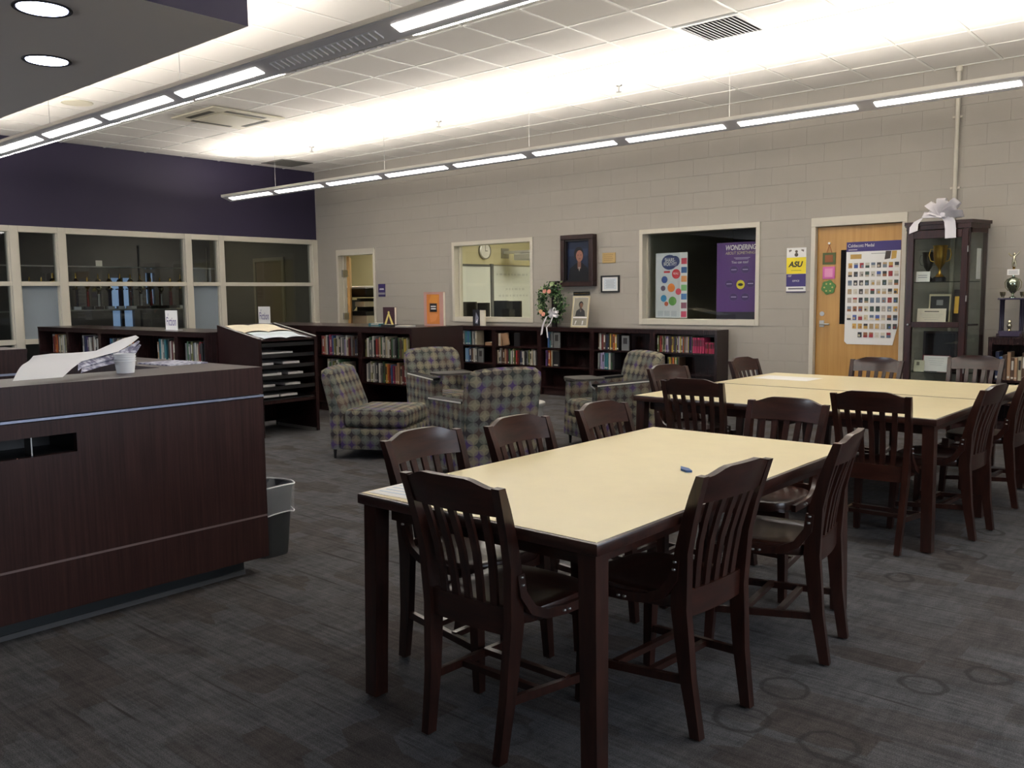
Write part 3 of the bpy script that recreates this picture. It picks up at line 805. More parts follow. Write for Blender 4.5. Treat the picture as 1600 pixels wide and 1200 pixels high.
tag(obj('pencil_scrap', bm, mat('blue_scrap', (52, 88, 140), .5), loc=(p.x, p.y, .7202), rot=(0, 0, R(-40))), 'small blue scrap lying on the front table', 'scrap')

# ================================================================ lounge chairs
BLKTOP = mat('black_arm_top', (24, 23, 24), .6, spec=.25); ARMEDGE = mat('pale_arm_edge', (214, 212, 204), .4)
def lounge(label, x, y, h, arms=True, tablet=0, H=.86):
    t = thing('lounge_chair', label, 'armchair', (x, y, 0), R(h-90), 'patterned lounge chairs round the low table')
    w = .31
    iw = w-.095 if arms else w
    z0 = .085
    obj('seat_base', bx(-iw, -.26, z0, iw, .34, .27, .015, 2), UPH, t, 40)
    obj('seat_cushion', bx(-iw+.002, -.20, .272, iw-.002, .36, .43, .045, 4), UPH, t, 50)
    # raked back: shaped side profile swept across, crown slightly scooped
    n = 12; bm = NB(); rings = []
    for i in range(n+1):
        k = 2*i/n-1
        sc = .018*(k*k)                 # the top edge dips at the corners
        rd = .035*max(0, abs(k)-.82)/.18 # rounded vertical edges
        prof = [(-.345+rd, z0), (-.352+rd, .43), (-.415+rd, H-.09-sc), (-.412+rd, H-.02-sc-rd), (-.375, H-sc-rd), (-.325-rd*.5, H-.02-sc-rd), (-.30-rd*.5, H-.09-sc), (-.20-rd, .44), (-.19-rd, z0)]
        ww = w if arms is False else w-.004
        rings.append([bm.verts.new((k*ww, py, pz)) for py, pz in prof])
    m = len(rings[0])
    for a, b in zip(rings, rings[1:]):
        for i in range(m): bm.faces.new((a[i], a[(i+1) % m], b[(i+1) % m], b[i]))
    bm.faces.new(rings[0][::-1]); bm.faces.new(rings[-1])
    obj('backrest', bm, UPH, t, 50)
    if arms:
        for s in (-1, 1):
            prof = [(-.27, z0), (.335, z0), (.31, .575), (-.27, .595)]
            obj('arm', prism([(s*w, py, pz) for py, pz in prof], (-s*.092, 0, 0)), UPH, t)
            top = [(-.27, .597), (.315, .577), (.315, .595), (-.27, .615)]
            c = obj('arm_cap', prism([(s*(w+.004), py, pz) for py, pz in top], (-s*.10, 0, 0)), BLKTOP, t)
            obj('cap_edge', prism([(s*(w+.004), py, pz) for py, pz in ((-.27, .600), (.315, .580), (.315, .592), (-.27, .612))], (s*.004, 0, 0)), ARMEDGE, c)
    if tablet:
        s = tablet
        pts = [(-.17, -.10), (-.12, -.145), (.14, -.145), (.18, -.08), (.18, .10), (.10, .15), (-.13, .15), (-.18, .09)]
        tb = obj('tablet', prism([(s*(w-.16)+px*1.0, .36+py, .635) for px, py in pts], (0, 0, .018)), mat('grey_tablet', (66, 63, 60), .5, spec=.3), t)
        obj('swivel_bracket', tube([(s*(w-.05), .22, .56), (s*(w-.05), .30, .545), (s*(w-.06), .345, .58), (s*(w-.08), .35, .634)], .010, 8), STEEL, tb, 40)
    for sx in (-1, 1):
        for sy, yy in ((-1, -.30), (1, .29)):
            obj('leg', sweep([(sx*(w-.045), yy, 0), (sx*(w-.045), yy, z0)], [rect_sec((1, 0, 0), (0, 1, 0), .016, .016), rect_sec((1, 0, 0), (0, 1, 0), .024, .024)]), BLACK, t)
    return t
lounge('armless lounge chair in grey dot pattern facing right, beside the newspaper rack', 7.17, -4.755, 28, arms=False, H=.79)
lounge('dot-patterned lounge armchair with a grey writing tablet, facing us by the bookcase end', 6.83, -3.55, -18, tablet=1)
lounge('dot-patterned lounge armchair turned away, showing its broad back', 8.50, -4.84, 160)
lounge('dot-patterned lounge armchair facing left, partly behind the paired tables', 8.53, -3.13, 244, tablet=-1)
t = thing('side_table', 'low round pale side table behind the lounge chair that shows its back', 'side table', (8.02, -3.82, 0))
obj('top', lathe([(0, .40), (.22, .40), (.225, .41), (.225, .425), (.22, .43), (0, .43)], 32), mat('pale_table_top', (196, 194, 188), .3), t, 40)
obj('pedestal', lathe([(.20, 0), (.205, .02), (.20, .40)], 28), mat('pale_table_body', (170, 170, 168), .4), t, 50)

# ================================================================ circulation desk
DX = 9.33; DY = -7.33
t = thing('circulation_desk', 'dark mahogany circulation desk with a pale metal stripe and book slot', 'desk', (DX, DY, 0))
YL = -11.9-DY
obj('top_panel', bx(-.03, YL, .912, 0, 0, 1.036), LAMI, t)
obj('metal_stripe', bx(-.028, YL, .898, .004, .002, .908), mat('blue_white_stripe', (160, 168, 190), .35, .6), t)
mp = obj('main_panel', wall_holes([YL, 0], [.306, .894], [(-1.75, -.905, .752, .832)], lambda u, v, d: (-d, u, v), .03), LAMI, t)
sl = obj('slot_box', wall_holes([-1.78, -.875], [.735, .85], [(-1.75, -.905, .752, .832)], lambda u, v, d: (-.031-d, u, v), .25), BLACK, mp)
obj('slot_back', bx(-.29, -1.78, .735, -.282, -.875, .85), BLACK, mp); obj('slot_divider', bx(-.10, -1.075, .753, -.03, -1.07, .831), STEEL, mp)
obj('reveal_strip', bx(-.03, YL, .296, -.001, -.002, .306), mat('reveal_pale', (120, 104, 102), .4), t)
obj('lower_panel', bx(-.03, YL, .09, 0, 0, .296), LAMI, t)
obj('toe_kick', bx(-.12, YL, 0, -.09, -.09, .09), mat('toe_kick_grey', (52, 58, 60), .5), t)
obj('carpet_cove', bx(-.09, YL, 0, -.078, -.09, .022), mat('cove_grey', (92, 94, 96), .7), t)
obj('end_panel', bx(-1.5, -.03, .09, -.03, 0, 1.036), LAMI, t)
obj('ledge', bx(-.40, YL, 1.036, .001, .001, 1.045), LAMI, t)
obj('ledge_return', bx(-1.5, -.32, 1.036, -.40, .001, 1.045), LAMI, t)
obj('inner_panel', bx(-.40, YL, .72, -.37, -.32, 1.036), LAMI, t); obj('inner_return_panel', bx(-1.5, -.32, .72, -.40, -.29, 1.036), LAMI, t)
obj('work_surface', bx(-1.0, YL, .70, -.37, -.32, .73), LAMI, t)
t = thing('back_counter', 'dark mahogany back counter with a pale stripe at the left picture edge', 'counter', (6.52, -7.375, 0))
obj('upper_panel', bx(-.03, -2.4, .885, 0, 0, 1.02), LAMI, t); obj('metal_stripe', bx(-.028, -2.4, .87, .006, .004, .885), MATS['blue_white_stripe'], t)
obj('lower_panel', bx(-.03, -2.4, 0, 0, 0, .87), LAMI, t); obj('top', bx(-.4, -2.4, 1.02, .004, .004, 1.05), LAMI, t); obj('end_panel', bx(-.4, -.03, 0, -.03, 0, 1.02), LAMI, t)

# cups on the desk ledge
p = on(199.5, 583, 2, 1.045)
cupm = lathe([(0, .002), (.038, 0), (.0450, .052), (.0478, .053), (.0478, .058), (.0435, .058), (.0365, .004), (0, .004)], 28)
CUPS = ['bottom', 'second lowest', 'second highest', 'top']
cm = None
for k in range(4):
    lab = 'white paper cup, %s of the four-cup stack on the desk' % CUPS[k]
    if cm is None:
        o = obj('paper_cup', cupm, WHITEG, None, 50, loc=(p.x-.02, p.y, 1.0455)); cm = o.data
    else: o = obj('paper_cup', cm, None, None, loc=(p.x-.02, p.y, 1.0455+k*.0105))
    tag(o, lab, 'cup', 'stacked paper cups')
# newspaper rearing up over the ledge
NEAR = [((20, 595), 9.28), ((60, 592), 9.27), ((98, 589), 9.26), ((112, 576), 9.2), ((128, 564), 9.12), ((155, 557), 9.05), ((185, 549), 8.98), ((205, 537), 8.93), ((217, 527), 8.9)]
FAR = [((44, 566), 9.08), ((52, 556), 9.03), ((80, 552.5), 9.0), ((110, 551.5), 8.98), ((132, 550), 8.96), ((150, 548), 8.94), ((170, 539), 8.91), ((192, 529), 8.88), ((212, 524), 8.86)]
NP = [on(p[0], p[1], 0, x) for p, x in NEAR]; FP = [on(p[0], p[1], 0, x) for p, x in FAR]
def pap(u, v, dz=0):
    i = min(int(u*8), 7); f = u*8-i
    a = NP[i].lerp(NP[i+1], f); b = FP[i].lerp(FP[i+1], f); q = a.lerp(b, v)
    q.z = max(q.z + .018*math.sin(math.pi*v)*(1-u) + dz, 1.047); return q
def printed():
    m = bpy.data.materials.new('newsprint'); m.use_nodes = True; nt = m.node_tree; b = nt.nodes['Principled BSDF']; b.inputs['Roughness'].default_value = .8
    n = nt.nodes.new('ShaderNodeTexNoise'); n.inputs['Scale'].default_value = 38; n.inputs['Detail'].default_value = 4
    tc = nt.nodes.new('ShaderNodeTexCoord'); nt.links.new(tc.outputs['Object'], n.inputs['Vector'])
    c = nt.nodes.new('ShaderNodeValToRGB'); c.color_ramp.elements[0].position = .42; c.color_ramp.elements[0].color = srgb((120, 118, 140)); c.color_ramp.elements[1].position = .58; c.color_ramp.elements[1].color = srgb((206, 206, 216))
    nt.links.new(n.outputs['Fac'], c.inputs['Fac']); nt.links.new(c.outputs[0], b.inputs['Base Color']); return m
NEWS = printed()
t = tn = thing('newspaper', 'white newspaper curling up over the edge of the circulation desk', 'newspaper', (0, 0, 0))
obj('top_page', sheet(24, 10, lambda u, v: pap(u, v), .0012), WHITE, t, 60)
obj('under_page', sheet(16, 6, lambda u, v: pap(.45+.55*u, -.25*(1-v)+v*.2, -.012-.006*u), .001), NEWS, t, 60)
obj('inner_page', sheet(16, 6, lambda u, v: pap(.5+.5*u, -.55+v*.5, -.020-.012*u), .001), NEWS, t, 60)
rebase(tn, (9.1, -8.2, 1.045))
tag(obj('folded_newspaper', bx(-.15, -.11, 0, .15, .11, .006), NEWS, None, loc=(8.72, -7.47, 1.0456), rot=(0, 0, R(4))), 'grey folded newspaper lying flat on the desk return behind the cups', 'newspaper')

# bin beside the desk
t = thing('waste_bin', 'grey plastic waste bin with a clear liner beside the desk', 'bin', (9.025, -7.135, 0))
BING = mat('bin_grey', (56, 59, 61), .5); 
def rr(f, z, sx, sy, n=36):
    o = []
    for k in range(n):
        a = 2*math.pi*k/n; c, s_ = math.cos(a), math.sin(a)
        o.append((math.copysign(abs(c)**.6, c)*sx*f, math.copysign(abs(s_)**.6, s_)*sy*f, z))
    return o
def shell(levels, n=36, cap0=True):
    bm = NB(); R_ = [[bm.verts.new(p) for p in L] for L in levels]
    for a, b in zip(R_, R_[1:]):
        for i in range(n): bm.faces.new((a[i], a[(i+1) % n], b[(i+1) % n], b[i]))
    if cap0: bm.faces.new(R_[0][::-1])
    return bm
obj('body', shell([rr(.72, 0, .125, .125), rr(.74, .01, .125, .125), rr(.94, .33, .125, .125), rr(1, .37, .125, .125), rr(1.03, .38, .125, .125), rr(.98, .382, .125, .125), rr(.92, .33, .125, .125), rr(.71, .02, .125, .125)]), BING, t, 50)
def wob(L, amp, ph): return [(x*(1+amp*math.sin(9*k/36*2*math.pi+ph)), y*(1+amp*math.sin(7*k/36*2*math.pi+ph*2)), z+amp*.25*math.sin(5*k/36*2*math.pi+ph)) for k, (x, y, z) in enumerate(L)]
LINW = mat('liner_white', (206, 208, 210), .35)
ln = obj('liner', shell([wob(rr(.985, .235, .125, .125), .022, 1), wob(rr(1.015, .27, .125, .125), .03, 2), wob(rr(1.03, .33, .125, .125), .015, 0), wob(rr(1.05, .384, .125, .125), .01, 1), wob(rr(1.0, .392, .125, .125), .01, 1), wob(rr(.90, .33, .125, .125), .03, 3), wob(rr(.8, .2, .125, .125), .05, 2)], cap0=False), FILM, t, 60)
obj('liner_rim', tube([Vector(p) for p in wob(rr(1.05, .386, .125, .125), .01, 1)]+[Vector(wob(rr(1.05, .386, .125, .125), .01, 1)[0])], .004, 5), LINW, ln, 50)
obj('liner_hem', tube([Vector(p) for p in wob(rr(1.0, .238, .125, .125), .022, 1)]+[Vector(wob(rr(1.0, .238, .125, .125), .022, 1)[0])], .0035, 5), LINW, ln, 50)

# newspaper rack
t = thing('newspaper_rack', 'dark wooden newspaper rack with sloping top and shallow paper shelves', 'rack', (0, 0, 0))
for y0, y1 in ((-4.92, -4.885), (-4.255, -4.22)):
    obj('side_panel', prism([(4.86, y0, 0), (5.6, y0, 0), (5.6, y0, .985), (4.86, y0, 1.112)], (0, y1-y0, 0)), SHELFM, t)
obj('sloping_top', prism([(4.86, -4.885, 1.085), (5.60, -4.885, .957), (5.60, -4.885, .975), (4.86, -4.885, 1.103)], (0, .63, 0)), SHELFM, t)
obj('back_panel', bx(4.86, -4.885, .05, 4.88, -4.255, 1.08), SHELFM, t)
obj('metal_edge', prism([(4.87, -4.25, 1.112), (5.6, -4.25, .987), (5.6, -4.25, .992), (4.87, -4.25, 1.117)], (0, .02, 0)), STEEL, t)
obj('base_shelf', bx(4.9, -4.885, .33, 5.59, -4.255, .36), SHELFM, t)
obj('foot_post', bx(5.25, -4.72, 0, 5.29, -4.68, .33), mat('rack_grey_post', (110, 110, 108), .5), t)
obj('floor_rail', bx(4.9, -4.262, 0, 5.59, -4.2555, .03), mat('rack_grey_post', (110, 110, 108), .5), t)
rebase(t, (5.23, -4.57, 0)); RK = t
SHZ = [.375+k*.1085 for k in range(6)]
for k, z in enumerate(SHZ):
    obj('paper_shelf', bx(4.9, -4.885, z-.012, 5.575, -4.255, z), BLACK, t, loc=(-5.23, 4.57, 0))
    if k: obj('shelf_lip', bx(5.575, -4.885, z-.018, 5.585, -4.255, z+.018), BLACK, t, loc=(-5.23, 4.57, 0))
PAPG = mat('stacked_paper_edges', (186, 184, 182), .8)
rows = [[(-4.88, -4.68), (-4.66, -4.46)], [(-4.88, -4.72), (-4.60, -4.42)], [(-4.88, -4.64), (-4.56, -4.38)], [(-4.88, -4.73), (-4.62, -4.42)], [(-4.88, -4.50)]]
words = ['lowest', 'second lowest', 'middle', 'second highest', 'top']
for k, row in enumerate(rows):
    for j, (a, b) in enumerate(row):
        hh = .022 if k != 4 else .016
        o = obj('paper_stack', bx(5.15, a, SHZ[k]+.0195, 5.592, b, SHZ[k]+.0195+hh), PAPG)
        o.data.transform(Matrix.Translation((-5.15, -a, -SHZ[k]-.0003))); o.location = (5.12, a, SHZ[k]+.0003)
        tag(o, 'stack of folded papers on the %s rack shelf%s' % (words[k], '' if len(row) == 1 else (', left' if j == 0 else ', right')), 'paper', 'papers in the newspaper rack')
sl_ = lambda x: .975+(5.6-x)*(.128/.74)
def openpaper(x0, x1, y0, y1, lift):
    def fn(u, v):
        x = x0+(x1-x0)*u; y = y0+(y1-y0)*v
        return (x, y, sl_(x)+.004+lift*abs(math.sin(math.pi*v*2))**.7*(.5+.5*u) + .004*math.sin(9*u))
    return sheet(14, 18, fn, .0015)
BUFF = mat('newsprint_buff', (226, 216, 190), .8, noise=.10, nscale=30)
tag(obj('open_newspaper', openpaper(4.9, 5.27, -4.86, -4.30, .018), BUFF, None, 60), 'buff newspaper spread open on the rack\'s sloping top, upper sheet', 'newspaper')
tag(obj('open_newspaper', openpaper(5.28, 5.585, -4.84, -4.33, .012), mat('newsprint_bluewhite', (206, 218, 226), .7, noise=.10, nscale=26), None, 60), 'bluish magazine pages open at the low edge of the rack top', 'newspaper')
# ================================================================ bookcases
def bookcase(name, label, x0, x1, yf, depth, H, fascia, shelves, deck, group, double=False, end=None):
    """open bookcase facing -y; yf is the front plane"""
    t = thing(name, label, 'bookcase', (x0, yf, 0), 0, group)
    w = x1-x0; s = .034
    obj('side_panel', bx(0, 0, 0, s, depth, H-.022), SHELFM, t); obj('side_panel', bx(w-s, 0, 0, w, depth, H-.022), SHELFM, t)
    obj('top', bx(0, -.004, H-.022, w, depth, H), SHELFM, t)
    obj('fascia', bx(s, .0, fascia, w-s, .02, H-.022), SHELFM, t)
    ym = depth/2 if double else depth-.012
    obj('back_panel', bx(s, ym-.006, .02, w-s, ym+.006, H-.022), SHELFM, t)
    for z in shelves:
        obj('shelf', bx(s, .012, z-.02, w-s, ym-.006, z), SHELFM, t)
        if double: obj('shelf', bx(s, ym+.006, z-.02, w-s, depth-.012, z), SHELFM, t)
    obj('deck', bx(s, .004, deck-.02, w-s, depth-.004, deck), SHELFM, t)
    obj('kick', bx(s, .03, 0, w-s, .045, deck-.02), SHELFM, t)
    return t
ORD = ['first', 'second', 'third', 'fourth', 'fifth']
BX = [3.645, 4.535, 5.385, 6.282, 7.215, 8.11]
BB = ['behind the lounge chair with the grey tablet', 'under the whiteboard window', 'below the wreath', 'between wreath and poster window', 'with the bright pink books']
for k in range(5):
    bookcase('low_bookcase', 'low dark wall bookcase ' + BB[k], BX[k], BX[k+1]-.002, -.305, .29, .94, .885, (.657, .40), .12, 'low bookcases along the block wall')
LX = [2.40, 3.29, 4.17, 5.04, 5.93]
LB = ['leftmost of its run, mostly hidden by the rack', 'standing behind the newspaper rack', 'just right of the newspaper rack', 'last of its run, with a plain end panel']
for k in range(4):
    bookcase('double_sided_bookcase', 'double-sided dark bookcase ' + LB[k], LX[k], LX[k+1]-.002, -3.20, .82, 1.04, .97, (.69, .40), .12, 'double-sided bookcases', True)
IX = [.626+.9065*k for k in range(6)]; IX[5] = 4.855
IB = ['first from the left end', 'second from the left end', 'middle one, behind the newspaper', 'fourth from the left, behind the cups', 'touching the newspaper rack']
for k in range(5):
    x1 = IX[k+1]-.002
    bookcase('fiction_bookcase', 'dark fiction bookcase nearest the desk, ' + IB[k], IX[k], x1, -5.05, .62, 1.04, .985, (.71, .40), .12, 'fiction bookcases behind the desk', True)
bookcase('corner_bookcase', 'dark bookcase at the right edge carrying the tall trophy', 11.03, 12.1, -.40, .385, .93, .86, (.52, .30), .12, None)

# books: one mesh of each make, the cover colour belongs to the single book
PAGE = mat('book_pages', (224, 216, 196), .8); TAGM = mat('spine_label', (186, 182, 172), .7); BAND = mat('spine_band', (30, 28, 30), .5)
def book_mesh(kind):
    bm = NB(); w, d, h, r = 1, 1, 1, .0
    # unit book: x thickness, y depth (spine at 0), z height
    outline = [(.04, .02), (.28, 0), (.72, 0), (.96, .02), (1, .04), (1, 1), (0, 1), (0, .04)]
    prism([(x, y, 0) for x, y in outline], (0, 0, 1), bm)
    bmesh.ops.recalc_face_normals(bm, faces=bm.faces)
    for f in bm.faces: f.material_index = 0
    f = bm.faces.new([bm.verts.new(p) for p in ((.12, .06, 1.001), (.88, .06, 1.001), (.88, .985, 1.001), (.12, .985, 1.001))]); f.material_index = 1
    if kind in (1, 3):
        f = bm.faces.new([bm.verts.new(p) for p in ((.2, -.004, .06), (.8, -.004, .06), (.8, -.004, .14), (.2, -.004, .14))]); f.material_index = 2
    if kind in (2, 3):
        f = bm.faces.new([bm.verts.new(p) for p in ((.22, -.004, .45), (.78, -.004, .45), (.78, -.004, .86), (.22, -.004, .86))]); f.material_index = 3 if kind == 2 else 2
    me = bpy.data.meshes.new('book'); bm.to_mesh(me); bm.free(); finish(me)
    for m in (PAGE, PAGE, TAGM, BAND): me.materials.append(m)
    return me
BK = [book_mesh(k) for k in range(4)]
PAL = {'white': (168, 167, 160), 'cream': (160, 152, 129), 'grey': (98, 100, 100), 'black': (26, 26, 27), 'dark red': (90, 29, 27), 'red': (137, 39, 36), 'pink': (173, 52, 91), 'magenta': (122, 32, 72), 'orange': (160, 85, 34), 'yellow': (168, 147, 54), 'tan': (150, 119, 90), 'brown': (75, 54, 39), 'green': (50, 85, 54), 'olive': (98, 100, 54), 'teal': (36, 96, 104), 'blue': (47, 78, 122), 'light blue': (96, 129, 160), 'navy': (29, 36, 63), 'purple': (75, 50, 98), 'lavender': (131, 122, 152)}
BMAT = {k: mat('book_cover_'+k.replace(' ', '_'), v, .5) for k, v in PAL.items()}
NUM = ['first', 'second', 'third', 'fourth', 'fifth', 'sixth', 'seventh', 'eighth', 'ninth', 'tenth', 'eleventh', 'twelfth', 'thirteenth', 'fourteenth', 'fifteenth', 'sixteenth', 'seventeenth', 'eighteenth', 'nineteenth', 'twentieth',
       'twenty-first', 'twenty-second', 'twenty-third', 'twenty-fourth', 'twenty-fifth', 'twenty-sixth', 'twenty-seventh', 'twenty-eighth', 'twenty-ninth', 'thirtieth', 'thirty-first', 'thirty-second', 'thirty-third', 'thirty-fourth']
def put_book(x, y, z, w, d, h, colour, label, group, kind=None, tilt=0):
    o = bpy.data.objects.new('book', BK[random.choice((0, 1, 1, 2, 3)) if kind is None else kind]); COL.objects.link(o)
    o.location = (x, y, z); o.scale = (w, d, h); o.rotation_euler = (0, tilt, 0)
    o.material_slots[0].link = 'OBJECT'; o.material_slots[0].material = BMAT[colour]
    return tag(o, label, 'book', group)
def row(x0, x1, yf, z, where, group, cols, wr=(.018, .036), hr=(.19, .245), dep=.16, kinds=None):
    x = x0; i = 0
    while True:
        w = random.uniform(*wr)
        if x+w > x1: break
        c = cols[i] if i < len(cols) and isinstance(cols, list) and len(cols) >= 34 else random.choice(cols) if not isinstance(cols, tuple) else cols[i % len(cols)]
        put_book(x, yf+random.uniform(.0, .022), z+.0004, w-.0012, dep, random.uniform(*hr), c, '%s book, %s from the left, %s' % (c, NUM[min(i, 33)], where), group, kinds)
        x += w; i += 1
MIXED = ['white', 'cream', 'grey', 'black', 'dark red', 'green', 'teal', 'navy', 'white', 'grey', 'tan', 'olive', 'brown', 'black', 'cream']
yl = -3.175
row(4.27, 4.97, yl, .69, 'upper shelf right of the newspaper rack', 'books on the double-sided cases', ('dark red', 'red', 'tan', 'white', 'navy', 'magenta', 'magenta', 'blue', 'cream', 'olive', 'white', 'cream', 'black', 'white', 'grey', 'lavender', 'white', 'cream', 'dark red', 'dark red', 'grey', 'brown', 'navy', 'black', 'grey', 'brown', 'black'), (.022, .036))
row(4.36, 4.75, yl, .40, 'lower shelf behind the armless chair', 'books on the double-sided cases', ('cream', 'white', 'green', 'grey', 'olive', 'cream', 'white', 'green', 'brown', 'grey', 'white', 'cream'), (.022, .036))
row(5.09, 5.87, yl, .69, 'upper shelf beside the plain end panel', 'books on the double-sided cases', ('olive', 'white', 'green', 'grey', 'white', 'black', 'red', 'dark red', 'tan', 'green', 'white', 'grey', 'cream', 'white', 'brown', 'green', 'grey', 'black', 'green', 'olive', 'brown', 'olive', 'yellow', 'cream', 'olive', 'tan', 'grey', 'brown'), (.022, .036))
row(5.11, 5.88, yl, .40, 'lower shelf beside the plain end panel', 'books on the double-sided cases', ('white', 'grey', 'cream', 'olive', 'white', 'grey', 'black', 'navy', 'white', 'grey', 'green', 'brown', 'yellow', 'orange', 'red', 'blue', 'magenta', 'tan', 'brown', 'tan', 'cream', 'dark red', 'red', 'grey', 'brown', 'cream', 'black', 'grey'), (.022, .036))
yb = -.285; G = 'books in the low wall bookcases'
row(3.72, 4.17, yb, .657, 'upper shelf above the tablet chair', G, ('black', 'grey', 'white', 'navy', 'white', 'grey', 'teal', 'teal', 'blue', 'teal', 'black', 'white', 'grey', 'cream', 'black', 'white'), (.026, .04), (.19, .21))
put_book(4.34, yb, .6575, .13, .16, .045, 'tan', 'tan book lying flat on the upper shelf above the tablet chair', G, 0)
row(3.93, 4.18, yb, .40, 'lower shelf above the tablet chair', G, ('light blue', 'light blue', 'blue', 'navy', 'brown', 'white', 'grey', 'black', 'white'), (.028, .045), (.20, .225))
put_book(4.20, yb, .4005, .10, .02, .20, 'grey', 'grey book standing face out, lower shelf above the tablet chair', G, 2)
row(4.585, 4.68, yb, .657, 'upper shelf under the whiteboard window', G, ('cream', 'white', 'tan', 'cream'), (.026, .032), (.175, .185))
put_book(4.70, yb, .6575, .115, .02, .175, 'tan', 'tan book leaning face out under the whiteboard window', G, 0, R(-12))
put_book(4.89, yb+.02, .6575, .10, .02, .19, 'black', 'black book standing face out under the whiteboard window', G, 2)
row(4.575, 5.345, yb, .40, 'lower shelf under the whiteboard window', G, ('cream', 'black', 'grey', 'brown', 'brown', 'tan', 'dark red', 'black', 'green', 'white', 'grey', 'olive', 'green', 'red', 'dark red', 'black', 'navy', 'black', 'white', 'black', 'grey', 'olive', 'white', 'cream', 'grey', 'white', 'black', 'grey', 'cream'), (.022, .034), (.19, .225))
row(5.50, 5.62, yb, .657, 'upper shelf below the wreath', G, ('blue', 'teal', 'grey', 'white'), (.032, .045), (.21, .225))
put_book(5.625, yb, .6575, .105, .02, .21, 'grey', 'grey picture book standing face out on the shelf below the wreath', G, 2)
row(5.47, 5.60, yb, .40, 'lower shelf below the wreath', G, ('purple', 'dark red', 'orange', 'cream'), (.028, .036), (.215, .225))
put_book(5.605, yb, .4005, .115, .02, .21, 'black', 'black picture book standing face out on the lower shelf below the wreath', G, 1)
row(6.36, 6.70, yb, .657, 'upper shelf between wreath and poster window', G, ('brown', 'white', 'dark red', 'brown', 'navy', 'black', 'yellow', 'brown', 'orange', 'yellow', 'black', 'brown', 'cream'), (.024, .036), (.20, .225))
put_book(6.74, yb, .6575, .11, .02, .19, 'grey', 'grey picture book standing face out near the lounge chair top', G, 2)
row(6.36, 6.64, yb, .40, 'lower shelf between wreath and poster window', G, ('grey', 'lavender', 'lavender', 'teal', 'teal', 'white', 'green', 'black', 'white'), (.03, .04), (.21, .225))
row(7.262, 7.76, yb, .657, 'upper shelf left of the pink books', G, ('green', 'olive', 'red', 'red', 'tan', 'green', 'brown', 'cream', 'purple', 'lavender', 'brown', 'black', 'dark red', 'yellow', 'brown', 'navy', 'olive', 'dark red', 'purple', 'white', 'yellow', 'brown', 'blue', 'orange', 'grey', 'tan', 'lavender', 'yellow', 'navy', 'purple'), (.013, .019), (.195, .205))
row(7.765, 7.93, yb, .657, 'taller pink set beside the bookcase end', G, ('pink',), (.012, .016), (.185, .19), kinds=2)
row(7.932, 8.07, yb, .657, 'shorter pink set at the bookcase end', G, ('pink', 'pink', 'red'), (.013, .017), (.128, .134), kinds=2)
row(7.42, 7.60, yb, .40, 'lower shelf below the thin coloured books', G, ('olive', 'yellow', 'brown', 'orange', 'olive', 'yellow', 'green', 'brown', 'yellow'), (.016, .026), (.19, .20))
for k, (x, w, h, z, c) in enumerate(((7.66, .22, .03, .12, 'tan'), (7.70, .18, .016, .1505, 'white'), (7.88, .18, .022, .12, 'grey'), (7.90, .17, .02, .1425, 'cream'), (7.90, .15, .012, .163, 'white'))):
    put_book(x, yb, z+.0005+.0005*k, w, .2, h, c, '%s book lying flat in the bookcase below the pink books, %s' % (c, ['lower left', 'upper left', 'lowest right', 'middle right', 'top right'][k]), G, 0)
G2 = 'books in the fiction bookcases'; yi = -5.02
for (a, b, wh, cols) in ((.98, 1.46, 'at the far left end', ('white', 'dark red', 'orange', 'orange', 'dark red', 'grey', 'cream', 'olive', 'grey', 'cream', 'white', 'grey', 'olive', 'cream', 'brown', 'white')),
                         (1.85, 2.38, 'second bay from the left end', ('grey', 'white', 'navy', 'navy', 'purple', 'grey', 'black', 'white', 'grey', 'brown', 'white', 'black', 'white', 'tan', 'grey', 'white', 'black')),
                         (2.62, 3.28, 'behind the curling newspaper', ('blue', 'teal', 'grey', 'navy', 'black', 'tan', 'cream', 'blue', 'green', 'tan', 'cream', 'brown', 'black', 'yellow', 'olive', 'brown', 'orange', 'cream', 'navy', 'brown')),
                         (3.75, 4.20, 'behind the cups', ('tan', 'teal', 'teal', 'white', 'green', 'grey', 'teal', 'black', 'brown', 'white', 'dark red', 'cream', 'brown', 'white', 'black')),
                         (4.37, 4.81, 'next to the newspaper rack', ('grey', 'green', 'grey', 'olive', 'grey', 'white', 'cream', 'dark red', 'red', 'black', 'green', 'navy', 'tan', 'red', 'white'))):
    row(a, b, yi, .71, 'fiction shelf ' + wh, G2, cols, (.026, .042), (.20, .24))
row(11.09, 11.5, -.375, .52, 'shelf under the tall trophy', 'books under the tall trophy', ('navy', 'blue', 'brown', 'tan', 'brown', 'tan', 'cream', 'brown', 'brown', 'white', 'light blue', 'black', 'navy'), (.028, .036), (.20, .27))
row(11.10, 11.7, -.375, .30, 'lower shelf under the tall trophy', 'books under the tall trophy', ('white', 'cream', 'grey', 'white', 'tan', 'white', 'grey', 'cream'), (.022, .036), (.15, .18))

